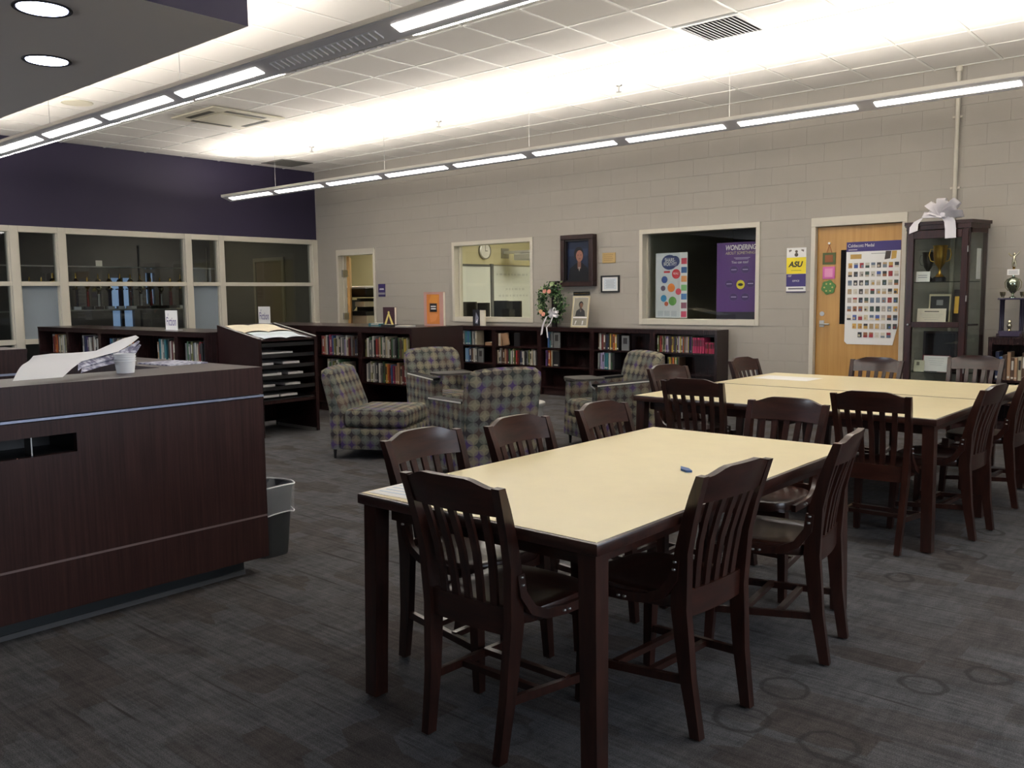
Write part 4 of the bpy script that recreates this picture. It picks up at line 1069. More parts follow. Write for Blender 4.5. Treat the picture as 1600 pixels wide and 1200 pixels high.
# ================================================================ things on the bookcases
def standing_sign(label, px, pt, top, yplane, bx_w=.15):
    a = on(px[0], px[3], 1, yplane); b = on(px[2], px[1], 1, yplane)
    t = thing('shelf_sign', label, 'sign', ((a.x+b.x)/2, yplane, top))
    w = (b.x-a.x)/2*.94; h = b.z-top
    obj('card', bx(-w, -.003, .004, w, 0, h), WHITE, t); obj('holder_back', bx(-w, .0005, 0, w, .004, h), mat('clear_acrylic', (206, 206, 208), .2), t); obj('holder_foot', bx(-w, -.02, 0, w, .06, .0035), MATS['clear_acrylic'], t)
    text('lettering', 'Fiction', h*.62, mat('sign_violet_ink', (110, 96, 146), .7), t, (0, -.0036, h*.42), wmax=w*1.6, bold=.001)
    text('call_letter', 'F', h*.2, MATS['sign_violet_ink'], t, (-w*.5, -.0036, h*.75))
    return t
standing_sign('white Fiction sign standing on the fiction bookcases behind the desk', (259, 485, 277, 515), None, 1.0405, -4.85)
standing_sign('white Fiction sign standing behind the newspaper rack', (404, 479, 422, 504), None, 1.0405, -2.9)
# picture book with a big pale letter A
def face_book(name, label, px, top, yp, col, depth=.03):
    a = on(px[0], px[3], 1, yp); b = on(px[2], px[1], 1, yp)
    t = thing(name, label, 'book', ((a.x+b.x)/2, yp, top)); w = (b.x-a.x)/2; h = b.z-top
    cv = obj('cover', bx(-w, 0, .0, w, .004, h), mat('cover_'+name, col, .5), t); obj('page_block', bx(-w+.004, .004, .003, w+.0, depth, h-.004), PAGE, t); obj('back_cover', bx(-w, depth, 0, w, depth+.004, h), MATS['cover_'+name], t)
    return t, w, h
t, w, h = face_book('picture_book', 'dark maroon book with a yellow pointed arch, standing open on the bookcase top', (599, 480, 616, 510), 1.0405, -3.0, (64, 34, 44))
flat_print('arch_print', [([(-w*.95, 0), (-w*.55, 0), (0, h*.55), (0, h*.78)], (222, 204, 120)), ([(w*.95, 0), (w*.55, 0), (0, h*.55), (0, h*.78)], (222, 204, 120)), (circ(0, h*.72, w*.16), (222, 204, 120)), (rq(-w*.25, h*.05, w*.25, h*.12), (180, 170, 130))], t, -.0008)
t, w, h = face_book('orange_book', 'orange marbled book standing face out by the whiteboard window', (663, 456, 692, 508), 1.0405, -2.62, (196, 150, 140))
flat_print('cover_print', [(rq(-w*.7, h*.05, w*.62, h*.93), (216, 132, 62)), ([(-w*.3, h*.1), (w*.2, h*.15), (w*.5, h*.35), (-w*.5, h*.4)], (226, 146, 84)), ([(-w*.5, h*.7), (w*.4, h*.66), (w*.55, h*.9), (-w*.2, h*.92)], (226, 150, 60)), (rq(-w*.38, h*.41, w*.36, h*.66), (24, 24, 26))], t, -.0008)
for q in (.57, .50): obj('title_line', bx(-w*.26, -.003, h*q-.006, w*.26, -.002, h*q+.008), WHITE, t)
put_book(5.02, -3.05, 1.0405, .24, .14, .034, 'teal', 'teal book lying flat on the bookcase top beside the arch book', None, 3)
put_book(5.30, -3.1, 1.0405, .16, .12, .024, 'black', 'black book lying flat on the bookcase top left of the orange book', None, 0)
put_book(5.50, -3.06, 1.0405, .22, .12, .016, 'white', 'white booklet lying flat in front of the orange book', None, 0)
t, w, h = face_book('standing_book', 'black and white photo book standing open below the whiteboard window', (739, 484, 750, 509), .9405, -.22, (28, 28, 36), .012)
flat_print('cover_print', [([(-w*.4, h*.15), (w*.3, h*.1), (w*.6, h*.5), (-w*.1, h*.85), (-w*.3, h*.5)], (120, 124, 140)), ([(-w*.2, h*.2), (w*.2, h*.2), (w*.3, h*.45)], (220, 220, 226))], t, -.0008)
obj('open_pages', bx(w, -.004, 0, w*2.3, .02, h*.97), PAGE, t)

# wreath on a small stand
C = on(862, 474, 1, -.16); zt = .9405
t = thing('memorial_wreath', 'leafy green wreath with pink roses and a white ribbon bow', 'wreath', (C.x, -.16, zt))
ST = mat('dark_stand', (34, 20, 18), .4)
stand = obj('stand_post', bx(-.05, .06, .0, .03, .085, .62), ST, t)
obj('stand_hook', bx(-.065, .02, .60, .075, .09, .63), ST, stand)
rc = C.z-zt
random.seed(21)
bm = NB()
LV = [mat('leaf_green', (84, 116, 68), .6), mat('leaf_dark_green', (50, 80, 48), .6), mat('leaf_pale_green', (150, 170, 120), .6)]
for k in range(760):
    a = random.uniform(0, 2*math.pi); q = random.uniform(0, 2*math.pi); rr_ = random.uniform(.02, .095)
    bigger = 1.3 if math.cos(a-.3) > 0 else .9
    R0x, R0z = .178, .205
    c = Vector((.012+(R0x+rr_*math.cos(q)*bigger)*math.cos(a), -.02+rr_*math.sin(q)*.8, rc+(R0z+rr_*math.cos(q)*bigger)*math.sin(a)))
    c.z = max(c.z, .035)
    d = Vector((random.gauss(0, 1), random.gauss(0, 1)-.4, random.gauss(0, 1))).normalized(); e = d.cross(Vector((random.gauss(0, 1), random.gauss(0, 1), random.gauss(0, 1)))).normalized()
    l, w = random.uniform(.03, .055), random.uniform(.010, .018)
    n = d.cross(e)*.004
    pts = [c, c+d*l*.45+e*w+n, c+d*l, c+d*l*.45-e*w+n]
    for p in pts: p.y = min(p.y, .055); p.z = max(p.z, .004)
    f = bm.faces.new([bm.verts.new(p) for p in pts]); f.material_index = random.choice((0, 0, 1, 1, 1, 2))
fo = obj('foliage', bm, LV, t); fo['kind'] = 'stuff'
obj('wreath_ring', tube([(.165*math.cos(a), 0, rc+.20*math.sin(a)) for a in [2*math.pi*k/24 for k in range(25)]], .028, 8), mat('moss', (44, 58, 34), .9), t, 60)
ROSE = mat('rose_pink', (226, 158, 138), .6); ROSE2 = mat('rose_peach', (220, 172, 130), .6)
def rose(px, py, pz, r, m):
    o = obj('rose', lathe([(0, -r*.6), (r*.7, -r*.4), (r, .0), (r*.9, r*.35), (r*.55, r*.30), (r*.5, r*.05), (r*.3, r*.32), (0, r*.30)], 10), m, t, 40, loc=(px, py, pz), rot=(R(75), random.uniform(-.4, .4), 0))
    return o
for px, py, m in ((851, 455, ROSE), (858, 455.5, ROSE), (845, 487, ROSE2), (849, 491, ROSE), (862, 444, LV[2])):
    q = on(px, py, 1, -.26); rose(q.x-C.x, -.10, q.z-zt, .032, m)
SAT = mat('white_satin', (226, 222, 226), .35)
def ribbon(path, w, wid, parent, name='ribbon', m=SAT):
    P = [Vector(p) for p in path]; wd = Vector(wid).normalized()
    bm = NB(); n = len(P); V = []
    for p in P: V.append((bm.verts.new(p-wd*w/2), bm.verts.new(p+wd*w/2)))
    for a, b in zip(V, V[1:]): bm.faces.new((a[0], b[0], b[1], a[1]))
    bmesh.ops.recalc_face_normals(bm, faces=bm.faces); bmesh.ops.solidify(bm, geom=bm.faces[:], thickness=.0012)
    return obj(name, bm, m, parent, 60)
bc = on(866, 490, 1, -.28); bl = Vector((bc.x-C.x, -.13, bc.z-zt))
for a in (20, 75, 130, 165, 215, 330):
    d = Vector((math.cos(R(a)), 0, math.sin(R(a)))); pth = [bl+d*(.005+.075*math.sin(math.pi*s/8)**1)*(1 if s < 5 else .9)+Vector((0, -.035*math.sin(2*math.pi*s/8)-.01, .0)) for s in range(9)]
    pth = [bl+d*(.085*math.sin(math.pi*s/8))+Vector((0, -.03*math.cos(math.pi*s/8)*math.sin(math.pi*s/8)*2-.008, 0)) for s in range(9)]
    ribbon(pth, .038, d.cross(Vector((0, 1, 0)))+Vector((0, .5, 0)), t, 'bow_loop')
tip1 = on(846, 523, 1, -.33); tip2 = on(855, 528, 1, -.33)
ribbon([bl, bl.lerp(Vector((tip1.x-C.x, -.175, .05)), .5)+Vector((0, -.02, .03)), Vector((tip1.x-C.x+.03, -.172, .03)), Vector((tip1.x-C.x, -.172, tip1.z-zt))], .036, (1, .1, .5), t, 'bow_tail')
ribbon([bl, Vector((bl.x-.03, -.168, .06)), Vector((tip2.x-C.x-.01, -.170, .0)), Vector((tip2.x-C.x+.01, -.170, tip2.z-zt))], .018, (1, .2, .1), t, 'bow_tail')

def portrait_shapes(x0, z0, x1, z1, bg, coat, face, hair, cap=False):
    w, h = x1-x0, z1-z0; cx = (x0+x1)/2
    return [(rq(x0, z0, x1, z1), bg), (rq(x0, z0+h*.62, x1, z0+h*.8), tuple(min(255, int(c*1.25)) for c in bg)),
            ([(x0+w*.02, z0), (x0+w*.98, z0), (x0+w*.9, z0+h*.3), (cx+w*.16, z0+h*.44), (cx-w*.12, z0+h*.44), (x0+w*.1, z0+h*.3)], coat),
            ([(cx-w*.06, z0+h*.30), (cx+w*.10, z0+h*.30), (cx+w*.09, z0+h*.5), (cx-w*.05, z0+h*.5)], tuple(int(c*.8) for c in face)),
            (circ(cx, z0+h*.68, w*.21, 18, h*.17), hair), (circ(cx+w*.03, z0+h*.62, w*.155, 18, h*.145), face),
            ([(cx-w*.03, z0+h*.34), (cx+w*.02, z0+h*.22), (cx+w*.07, z0+h*.34)], (160, 150, 140)),
            (rq(cx-w*.06, z0+h*.635, cx-w*.01, z0+h*.648), tuple(int(c*.35) for c in face)), (rq(cx+w*.07, z0+h*.635, cx+w*.12, z0+h*.648), tuple(int(c*.35) for c in face)), (rq(cx-w*.01, z0+h*.545, cx+w*.09, z0+h*.558), tuple(int(c*.55) for c in face))]
def picture(name, label, cat, px, yw, fw, fd, fm, inner=0, mat_col=None, cast=None):
    """framed picture on the back wall from its pixel box; returns thing and half sizes of the opening"""
    a = on(px[0], px[3], 1, yw); b = on(px[2], px[1], 1, yw)
    cx, cz = (a.x+b.x)/2, (a.z+b.z)/2; w, h = (b.x-a.x)/2, (b.z-a.z)/2
    t = thing(name, label, cat, (cx, 0, cz))
    for x0, z0, x1, z1 in ((-w, h-fw, w, h), (-w, -h, w, -h+fw), (-w, -h+fw, -w+fw, h-fw), (w-fw, -h+fw, w, h-fw)):
        obj('frame_side', bx(x0, -fd, z0, x1, -.001, z1, .004 if fw > .03 else 0, 1), fm, t)
    return t, w-fw, h-fw
FRD = wood('frame_dark_wood', (30, 14, 12), (52, 26, 20), .35, (30, 30, 4))
t, w, h = picture('portrait_painting', 'large dark framed portrait of a person in dark clothing, hung on the block wall', 'portrait', (876, 365, 926, 448), -.10, .062, .11, FRD)
for x0, z0, x1, z1 in ((-w, h-.022, w, h), (-w, -h, w, -h+.022), (-w, -h+.022, -w+.022, h-.022), (w-.022, -h+.022, w, h-.022)):
    obj('inner_moulding', bx(x0, -.085, z0, x1, -.03, z1), mat('frame_black', (22, 16, 16), .35), t)
flat_print('portrait_print', portrait_shapes(-w+.02, -h+.02, w-.02, h-.02, (30, 40, 62), (22, 22, 26), (150, 104, 88), (26, 22, 24)), t, -.045, rough=.3)
t = thing('brass_plaque', 'small tan brass plaque on the block wall right of the portrait', 'plaque', ((6.239+6.465)/2, 0, 1.863))
obj('plate', bx(-.105, -.012, -.068, .105, -.001, .068, .003, 1), mat('tan_brass', (176, 148, 96), .4), t)
for k in range(4): obj('engraved_line', bx(-.08, -.0128, .038-k*.024, .07-.015*(k % 2), -.0121, .044-k*.024), mat('engraving', (120, 96, 56), .5), t)
t, w, h = picture('framed_certificate', 'black framed certificate under the brass plaque', 'certificate', (939, 430, 967.5, 457), -.015, .02, .022, BLACK)
obj('mount', bx(-w, -.010, -h, w, -.004, h), WHITE, t); obj('certificate_sheet', bx(-w*.8, -.0125, -h*.78, w*.8, -.0102, h*.78), mat('certificate_grey', (206, 212, 218), .6), t)
for k in range(6): obj('text_line', bx(-w*(.6-.1*(k % 2)), -.0135, h*.5-k*h*.2, w*(.6-.1*(k % 2)), -.0128, h*.5-k*h*.2+.006), mat('faint_ink', (140, 146, 152), .7), t)
t = thing('name_plate', 'narrow dark name plate on the wall below the portrait', 'plaque', (5.90, 0, 1.397))
obj('plate', bx(-.14, -.012, -.024, .14, -.001, .024, .003, 1), BLACK, t); obj('gold_rule', bx(-.12, -.0128, -.003, .12, -.0121, .002), GOLD, t)
# small framed photo on an easel, on the bookcase
a = on(893, 509, 1, -.2); b = on(921, 462, 1, -.2)
t = thing('framed_photo', 'pale framed photo of a person leaning on the low bookcase beside the wreath', 'picture frame', ((a.x+b.x)/2, -.24, .9405))
w, h = (b.x-a.x)/2*.92, b.z-.9405; tl = R(9)
fr = bpy.data.objects.new
PALE = mat('pale_gilt_frame', (206, 194, 160), .35)
def tilted(name, bm, m): o = obj(name, bm, m, t); o.rotation_euler = (-tl, 0, 0); return o
for x0, z0, x1, z1 in ((-w, h-.018, w, h), (-w, 0.004, w, .022), (-w, .022, -w+.018, h-.018), (w-.018, .022, w, h-.018)):
    tilted('frame_side', bx(x0, 0, z0, x1, .014, z1), PALE)
tilted('photo_back', bx(-w+.01, .008, .01, w-.01, .0125, h-.01), WHITE)
pr = flat_print('photo_print', [(rq(-w*.82, .03, w*.82, h*.94), (150, 146, 132))]+portrait_shapes(-w*.62, h*.36, w*.62, h*.92, (150, 146, 132), (40, 40, 42), (124, 86, 66), (30, 28, 28))[2:]+[(rq(-w*.82, h*.30, w*.82, h*.345), (235, 235, 235)), ([(-w*.6, .04), (-w*.5, .04), (-w*.35, h*.22), (-w*.5, h*.22)], (226, 226, 226)), ([(w*.25, .04), (w*.4, .04), (w*.45, h*.22), (w*.3, h*.22)], (226, 226, 226))], t, .007)
pr.rotation_euler = (-tl, 0, 0)
obj('easel_leg', tube([(0, .02, h*.7), (0, .13, .004)], .006, 6), STEEL, t)

# door signs
t = thing('room_sign', 'yellow and purple room sign on the wall beside the wooden door', 'sign', (8.935, 0, 1.39))
obj('panel', bx(-.115, -.008, 0, .115, -.001, .495), WHITE, t)
flat_print('sign_print', [(rq(-.115, .20, .115, .385), (236, 214, 30)), (rq(-.115, .055, .115, .198), (58, 44, 110)), (circ(0, .415, .022), (70, 60, 50)), (circ(0, .452, .016), (90, 80, 60)), ([(-.085, .445), (-.055, .462), (-.06, .475), (-.09, .47)], (120, 110, 100)), ([(.085, .445), (.055, .462), (.06, .475), (.09, .47)], (120, 110, 100)), (rq(-.06, .235, .06, .239), (60, 50, 20))], t, -.0085)
text('lettering', 'ASU', .085, BLACK, t, (-.01, -.0115, .305), shear=.25, bold=.003); text('lettering', '107', .030, WHITE, t, (-.075, -.0115, .175)); text('lettering', 'OFFICE', .026, WHITE, t, (0, -.0115, .118))
obj('name_strip', bx(-.09, -.0105, .022, .09, -.009, .040), mat('grey_ink', (130, 128, 132), .7), t); obj('bottom_edge', bx(-.115, -.011, -.012, .115, -.001, 0), mat('purple_edge', (46, 36, 82), .5), t)
t = thing('room_sign', 'small purple room sign beside the copier office door', 'sign', (1.752, 0, 1.385))
obj('panel', bx(-.085, -.008, 0, .085, -.001, .21), mat('sign_purple', (52, 40, 92), .5), t)
for k, (wd, z) in enumerate(((.05, .13), (.055, .115))): obj('text_line', bx(-wd, -.0092, z, wd, -.0035, z+.008), WHITE, t)
obj('grey_strip', bx(-.085, -.0095, .035, .085, -.0081, .07), mat('sign_grey', (140, 138, 140), .5), t)

# poster on the wooden door
t = thing('award_poster', 'white award poster with a purple heading and rows of small pictures, on the wooden door', 'poster', (9.775, .038, .80))
pw = .288
obj('sheet', prism([(-pw, 0, .03), (-pw+.03, 0, 0), (pw*.80, 0, 0), (pw*.98, 0, .22), (pw, 0, 1.12), (-pw, 0, 1.12)], (0, -.0015, 0)), WHITE, t)
shp = [(rq(-pw, 1.015, pw, 1.12), (58, 44, 112)), (rq(-pw+.045, .935, -pw+.165, .985), (176, 140, 70)), ([(pw*.42, .92), (pw*.62, .93), (pw*.66, 1.01), (pw*.46, 1.01)], (60, 46, 36)), ([(pw*.66, .92), (pw*.84, .93), (pw*.86, 1.01), (pw*.68, 1.01)], (200, 160, 70)), (rq(-.02, .985, .13, .991), (150, 150, 150))]
random.seed(5)
pc = [(214, 206, 190), (196, 190, 176), (176, 150, 110), (60, 56, 52), (150, 96, 60), (52, 70, 58), (186, 172, 150), (150, 40, 44), (96, 110, 130), (190, 150, 70), (60, 84, 150), (170, 160, 150), (120, 130, 140), (44, 44, 48), (200, 190, 160)]
for r in range(9):
    for c in range(9):
        if r == 8 and c < 2: continue
        if r == 7 and c < 1: continue
        x = -pw+.025+c*.0615; z = .835-r*.0945; s_ = .043
        if r == 8 and c > 7: continue
        shp.append((rq(x, z, x+s_, z+.056), random.choice(pc))); 
        q = random.choice(pc); u = random.uniform(.3, .7); shp.append((rq(x, z, x+s_, z+.056*u), q)) if random.random() < .5 else shp.append((circ(x+s_*u, z+.02, random.uniform(.008, .016), 8), q))
flat_print('poster_print', shp, t, -.0018)
text('heading', 'Caldecott Medal', .05, WHITE, t, (-pw+.02+.14, -.010, 1.078), wmax=.28); obj('subheading_line', bx(-pw+.025, -.010, 1.031, -pw+.12, -.0095, 1.038), WHITE, t)
# hanging tags on the door
t = thing('door_hanger', 'three-part hanging door decoration of felt tags left on the wooden door', 'decoration', (9.295, .044, 1.34))
obj('cord', tube([(-.03, -.004, .47), (0, -.006, .565), (.03, -.004, .47)], .003, 5), mat('red_cord', (170, 60, 50), .7), t); obj('hook', lathe([(0, -.01), (.012, -.01), (.012, .01), (0, .01)], 10), WHITEG, t, loc=(0, -.012, .58), rot=(R(90), 0, 0))
obj('green_tag', bx(-.072, -.010, .345, .072, -.002, .475), mat('felt_dark_green', (92, 104, 70), .9), t); obj('green_tag_patch', bx(-.045, -.012, .37, .045, -.0102, .45), mat('felt_rust', (150, 96, 66), .9), t)
obj('pink_tag', bx(-.068, -.010, .185, .068, -.002, .32), mat('felt_pink', (206, 110, 170), .9), t); obj('pink_tag_patch', bx(-.045, -.012, .205, .045, -.0102, .30), mat('felt_pale_pink', (222, 150, 190), .9), t)
obj('flower_tag', prism([(.078*math.cos(a)*(1+.08*math.sin(6*a)), -.003, .09+.078*math.sin(a)*(1+.08*math.sin(6*a))) for a in [2*math.pi*k/30 for k in range(30)]], (0, -.007, 0)), mat('felt_green', (84, 128, 74), .9), t)
for k in range(6): a = k*math.pi/3; obj('felt_dot', lathe([(0, -.012), (.010, -.012), (.010, -.009), (0, -.009)], 8), mat('felt_dot_pale', (206, 190, 120), .9), t, loc=(.045*math.cos(a), .0, .09+.045*math.sin(a)), rot=(R(90), 0, 0)).location.y = -.0215
# posters inside the dark window
t = thing('reading_poster', 'pale poster with coloured circles inside the dark window', 'poster', (7.22, .135, 1.07))
pw = .232
obj('sheet', bx(-pw, .0, 0, pw, .0015, .83), WHITE, t)
cs = [((.07, .56), .062, (196, 50, 62)), ((-.10, .49), .045, (58, 84, 150)), ((.0, .385), .055, (222, 128, 52)), ((.105, .335), .042, (206, 70, 90)), ((-.12, .38), .035, (110, 90, 110)), ((-.11, .25), .045, (60, 140, 190)), ((.02, .215), .058, (96, 160, 74)), ((-.07, .18), .03, (190, 90, 60))]
shp = [(rq(-pw, 0, pw*.56, .83), (206, 210, 214)), (rq(pw*.58, 0, pw, .83), (226, 226, 226))]
shp += [(circ(-.03, .71, .115, 20, .095), (44, 58, 110)), (circ(.05, .72, .07, 16), (44, 58, 110)), (rq(-.11, .575, -.02, .60), (200, 50, 60))]
shp += [(rq(-.20+.1*k, .02, -.12+.1*k, .09), (186, 192, 200)) for k in range(3)]
flat_print('poster_print', shp, t, -.0005)
for k, c in enumerate(((206, 80, 110), (150, 90, 110), (80, 130, 190), (130, 190, 120), (226, 150, 90), (60, 100, 160), (206, 70, 90))): flat_print('printed_panel', [(rq(pw*.62, .01+k*.112, pw*.96, .085+k*.112), c)], t, -.0012)
for k, (p, r, c) in enumerate(cs): flat_print('printed_circle', [(circ(p[0], p[1], r), c)], t, -.0014-.00004*k)
text('heading', 'SHARE-', .07, WHITE, t, (-.02, -.0035, .735), wmax=.15); text('heading', 'WORTHY?', .07, WHITE, t, (-.02, -.0035, .685), wmax=.19); text('lettering', 'REAL?', .04, WHITE, t, (.07, -.0035, .565), wmax=.08)
t = thing('reading_poster', 'purple poster reading Wondering About Something inside the dark window', 'poster', (8.14, .135, 1.06))
pw = .28
obj('sheet', bx(-pw, .0, 0, pw, .0015, .93), mat('poster_violet', (92, 52, 124), .45), t)
shp = [(circ(.04, .42, .055, 20), (226, 206, 50)), (circ(.04, .42, .034, 16, .018), (30, 26, 34)), (rq(-pw, .0, pw, .09), (34, 26, 44))]
for x, z in ((-.05, .60), (.10, .60), (-.11, .43), (.17, .43), (-.05, .27), (.10, .27)): shp += [(circ(x, z, .060, 18, .05), (104, 78, 140)), (circ(x, z, .054, 18, .045), (72, 46, 104)), (rq(x-.035, z-.004, x+.035, z+.006), (190, 180, 210))]
shp += [(rq(-.05, .74, .16, .746), (200, 190, 215)), (rq(-.03, .725, .14, .731), (200, 190, 215))]
flat_print('poster_print', shp, t, -.0005)
text('heading', 'WONDERING', .085, WHITE, t, (.035, -.0035, .865), shear=.2, wmax=.40, bold=.002); text('heading', 'ABOUT SOMETHING?', .05, mat('poster_pale_yellow', (220, 206, 170), .6), t, (.035, -.0035, .800), shear=.2, wmax=.40); text('lettering', 'You can too!', .045, WHITE, t, (.03, -.0035, .69), wmax=.22)
# ================================================================ display cabinet
CABW = wood('cabinet_wood', (34, 15, 14), (58, 27, 23), .3, (40, 40, 4), coat=.2)
t = thing('display_cabinet', 'tall dark glass-fronted display cabinet with a white bow beside the wooden door', 'cabinet', (0, 0, 0))
FL, FR, BL, BR, CF, CB = 10.26, 10.83, 10.165, 10.92, -.40, -.065
foot = [(FL, CF), (FR, CF), (BR, CB), (BL, CB)]
def plan(f=0.0):   # footprint grown outwards by f
    return [(FL-f, CF-f), (FR+f, CF-f), (BR+f, CB), (BL-f, CB)]
obj('plinth', prism([(x, y, 0) for x, y in plan(-.005)], (0, 0, .14)), CABW, t)
obj('crown', prism([(x, y, 1.985) for x, y in plan(.012)], (0, 0, .045)), CABW, t); obj('crown_cap', prism([(x, y, 2.03) for x, y in plan(.028)], (0, 0, .032)), CABW, t)
obj('back_pane', bx(BL+.04, CB-.016, .14, BR-.04, CB-.010, 1.985), GLASS, t)
def post(x, y, r=.028): obj('corner_post', bx(x-r, y-r, .14, x+r, y+r, 1.985), CABW, t)
post(FL+.028, CF+.028); post(FR-.028, CF+.028); post(BL+.02, CB-.03, .018); post(BR-.02, CB-.03, .018)
dr = obj('door', bx(FL+.004, CF-.016, .15, FL+.062, CF-.001, 1.975, .003, 1), CABW, t)
obj('stile', bx(FR-.066, CF-.016, .15, FR-.008, CF-.001, 1.975, .003, 1), CABW, dr)
for z0, z1 in ((.15, .22), (1.015, 1.07), (1.895, 1.975)): obj('door_rail', bx(FL+.062, CF-.016, z0, FR-.066, CF-.001, z1, .003, 1), CABW, dr)
for z0, z1 in ((.22, 1.015), (1.07, 1.895)): obj('door_pane', bx(FL+.062, CF-.010, z0, FR-.066, CF-.006, z1), GLASS, dr)
obj('knob', lathe([(0, -.02), (.010, -.018), (.012, -.008), (.005, 0), (0, 0)], 10), STEEL, dr, 40, loc=(FL+.035, CF-.017, 1.04), rot=(R(-90), 0, 0))
for z in (1.78, 1.30, .6): obj('hinge', bx(FR-.012, CF-.020, z-.03, FR-.004, CF-.002, z+.03), STEEL, dr)
# canted glazed sides
for s, (fx, bx_) in ((1, (FR, BR)), (-1, (FL, BL))):
    a, b = Vector((fx-s*.002, CF+.06, 0)), Vector((bx_-s*.006, CB-.05, 0)); d = (b-a).normalized(); n = Vector((d.y, -d.x, 0))*.004
    obj('side_pane', prism([a+Vector((0, 0, .2)), b+Vector((0, 0, .2)), b+Vector((0, 0, 1.94)), a+Vector((0, 0, 1.94))], n), GLASS, t)
    for z0, z1 in ((.14, .2), (1.94, 1.985)): obj('side_rail', prism([a+Vector((0, 0, z0)), b+Vector((0, 0, z0)), b+Vector((0, 0, z1)), a+Vector((0, 0, z1))], n*3), CABW, t)
CG = glass('shelf_glass', (206, 220, 214))
for z in (1.47, .56):
    obj('glass_shelf', prism([(x, y, z-.008) for x, y in ((FL+.01, CF+.065), (FR-.01, CF+.065), (BR-.05, CB-.06), (BL+.05, CB-.06))], (0, 0, .008)), CG, t)
obj('wood_shelf', prism([(x, y, 1.03) for x, y in ((FL+.01, CF+.062), (FR-.01, CF+.062), (BR-.05, CB-.055), (BL+.05, CB-.055))], (0, 0, .018)), CABW, t)
CABT = t; rebase(t, (10.545, -.23, 0))
# contents
def cup(name, label, x, y, z, H, m, base=BLACK, cat='trophy', handles=True):
    t = thing(name, label, cat, (x, y, z)); k = H
    obj('base', lathe([(0, 0), (.17*k, 0), (.17*k, .10*k), (.14*k, .13*k), (0, .13*k)], 16), base, t, 40)
    obj('bowl', lathe([(0, .13*k), (.13*k, .13*k), (.10*k, .17*k), (.035*k, .24*k), (.03*k, .33*k), (.06*k, .40*k), (.13*k, .50*k), (.17*k, .70*k), (.185*k, .97*k), (.20*k, 1.0*k), (.175*k, .98*k), (.15*k, .70*k), (0, .5*k)], 20), m, t, 40)
    if handles:
        for s in (-1, 1): obj('handle', tube([(s*.15*k, 0, .55*k), (s*.24*k, 0, .58*k), (s*.29*k, 0, .74*k), (s*.25*k, 0, .90*k), (s*.18*k, 0, .90*k)], .014*k, 6), m, t, 40)
    return t
q = on(1468, 428, 1, -.24); cup('trophy_cup', 'gold two-handled trophy cup on the cabinet\'s upper shelf', q.x, -.24, 1.4702, .36, mat('old_gold', (196, 158, 70), .28, 1), BLACK)
q = on(1448, 428, 1, -.16); cup('trophy_cup', 'dark pewter trophy cup behind the gold one in the cabinet', q.x+.01, -.16, 1.4702, .30, mat('pewter', (110, 106, 100), .35, 1), BLACK)
def leaning(name, label, cat, px, yp, z0, parts, depth=.012, tilt=8):
    a = on(px[0], px[3], 1, yp); b = on(px[2], px[1], 1, yp)
    t = thing(name, label, cat, ((a.x+b.x)/2, yp, z0+.0003)); w, h = (b.x-a.x)/2, b.z-z0
    for nm, (fx0, fz0, fx1, fz1), y0, y1, m in parts:
        o = obj(nm, bx(fx0*w, y0, fz0*h, fx1*w, y1, fz1*h), m, t); o.rotation_euler = (-R(tilt), 0, 0)
    return t, w, h
INK = mat('black_ink', (50, 48, 48), .7)
CRP = mat('cream_certificate', (226, 216, 196), .7)
ln = lambda n, z, x=.7: ('text_line', (-x, z, x, z+.012), -.0016, -.0006, MATS['faint_ink'])
t, w, h = leaning('certificate', 'cream certificate leaning on the cabinet\'s middle shelf', 'certificate', (1432, 482, 1478, 508), -.31, 1.048, [('sheet', (-1, 0, 1, 1), 0, .003, CRP)]+[ln(0, z, .8-.1*i) for i, z in enumerate((.62, .5, .38, .26))])
o = obj('heading_line', bx(-w*.5, -.0016, h*.78, w*.5, -.0006, h*.83), INK, t); o.rotation_euler = (-R(8), 0, 0)
leaning('award_plaque', 'black award plaque in a pale frame behind the cream certificate', 'plaque', (1449, 459, 1485, 507), -.20, 1.048, [('frame', (-1, 0, 1, 1), 0, .012, PALE), ('plate', (-.86, .06, .86, .93), -.003, -.0003, BLACK), ('seal', (-.3, .62, .3, .80), -.005, -.0033, mat('seal_grey', (120, 120, 118), .4, .8))])
leaning('award_plaque', 'dark brown wooden plaque leaning at the right of the cabinet middle shelf', 'plaque', (1487, 452, 1500, 507), -.17, 1.048, [('board', (-1, 0, 1, 1), 0, .014, FRD), ('brass_plate', (-.6, .3, .6, .8), -.003, -.0003, mat('old_gold', (196, 158, 70), .28, 1))])
leaning('white_card', 'small white card standing at the left of the cabinet upper shelf', 'card', (1431, 424, 1453, 438), -.325, 1.4702, [('sheet', (-1, 0, 1, 1), 0, .002, WHITE), ('text_line', (-.7, .6, .6, .66), -.0012, -.0003, MATS['faint_ink']), ('text_line', (-.7, .4, .6, .46), -.0012, -.0003, MATS['faint_ink'])])
leaning('certificate', 'white certificate with notched corners on the cabinet\'s lowest visible shelf', 'certificate', (1441, 556, 1483, 588), -.27, .5602, [('folder', (-1.06, 0, 1.06, 1.0), .003, .006, mat('maroon_folder', (130, 44, 52), .6)), ('sheet', (-.97, .02, .97, .97), 0, .0029, WHITE)]+[ln(0, z, .6-.05*i) for i, z in enumerate((.8, .66, .54, .42))])
leaning('booklet', 'cream booklet with a round grey seal at the lower left of the cabinet', 'booklet', (1427, 563, 1444, 588), -.325, .5602, [('cover', (-1, 0, 1, 1), 0, .004, mat('cream_booklet', (206, 204, 178), .6)), ('seal', (-.5, .55, .05, .85), -.002, -.0003, mat('seal_dull', (130, 124, 110), .5))])
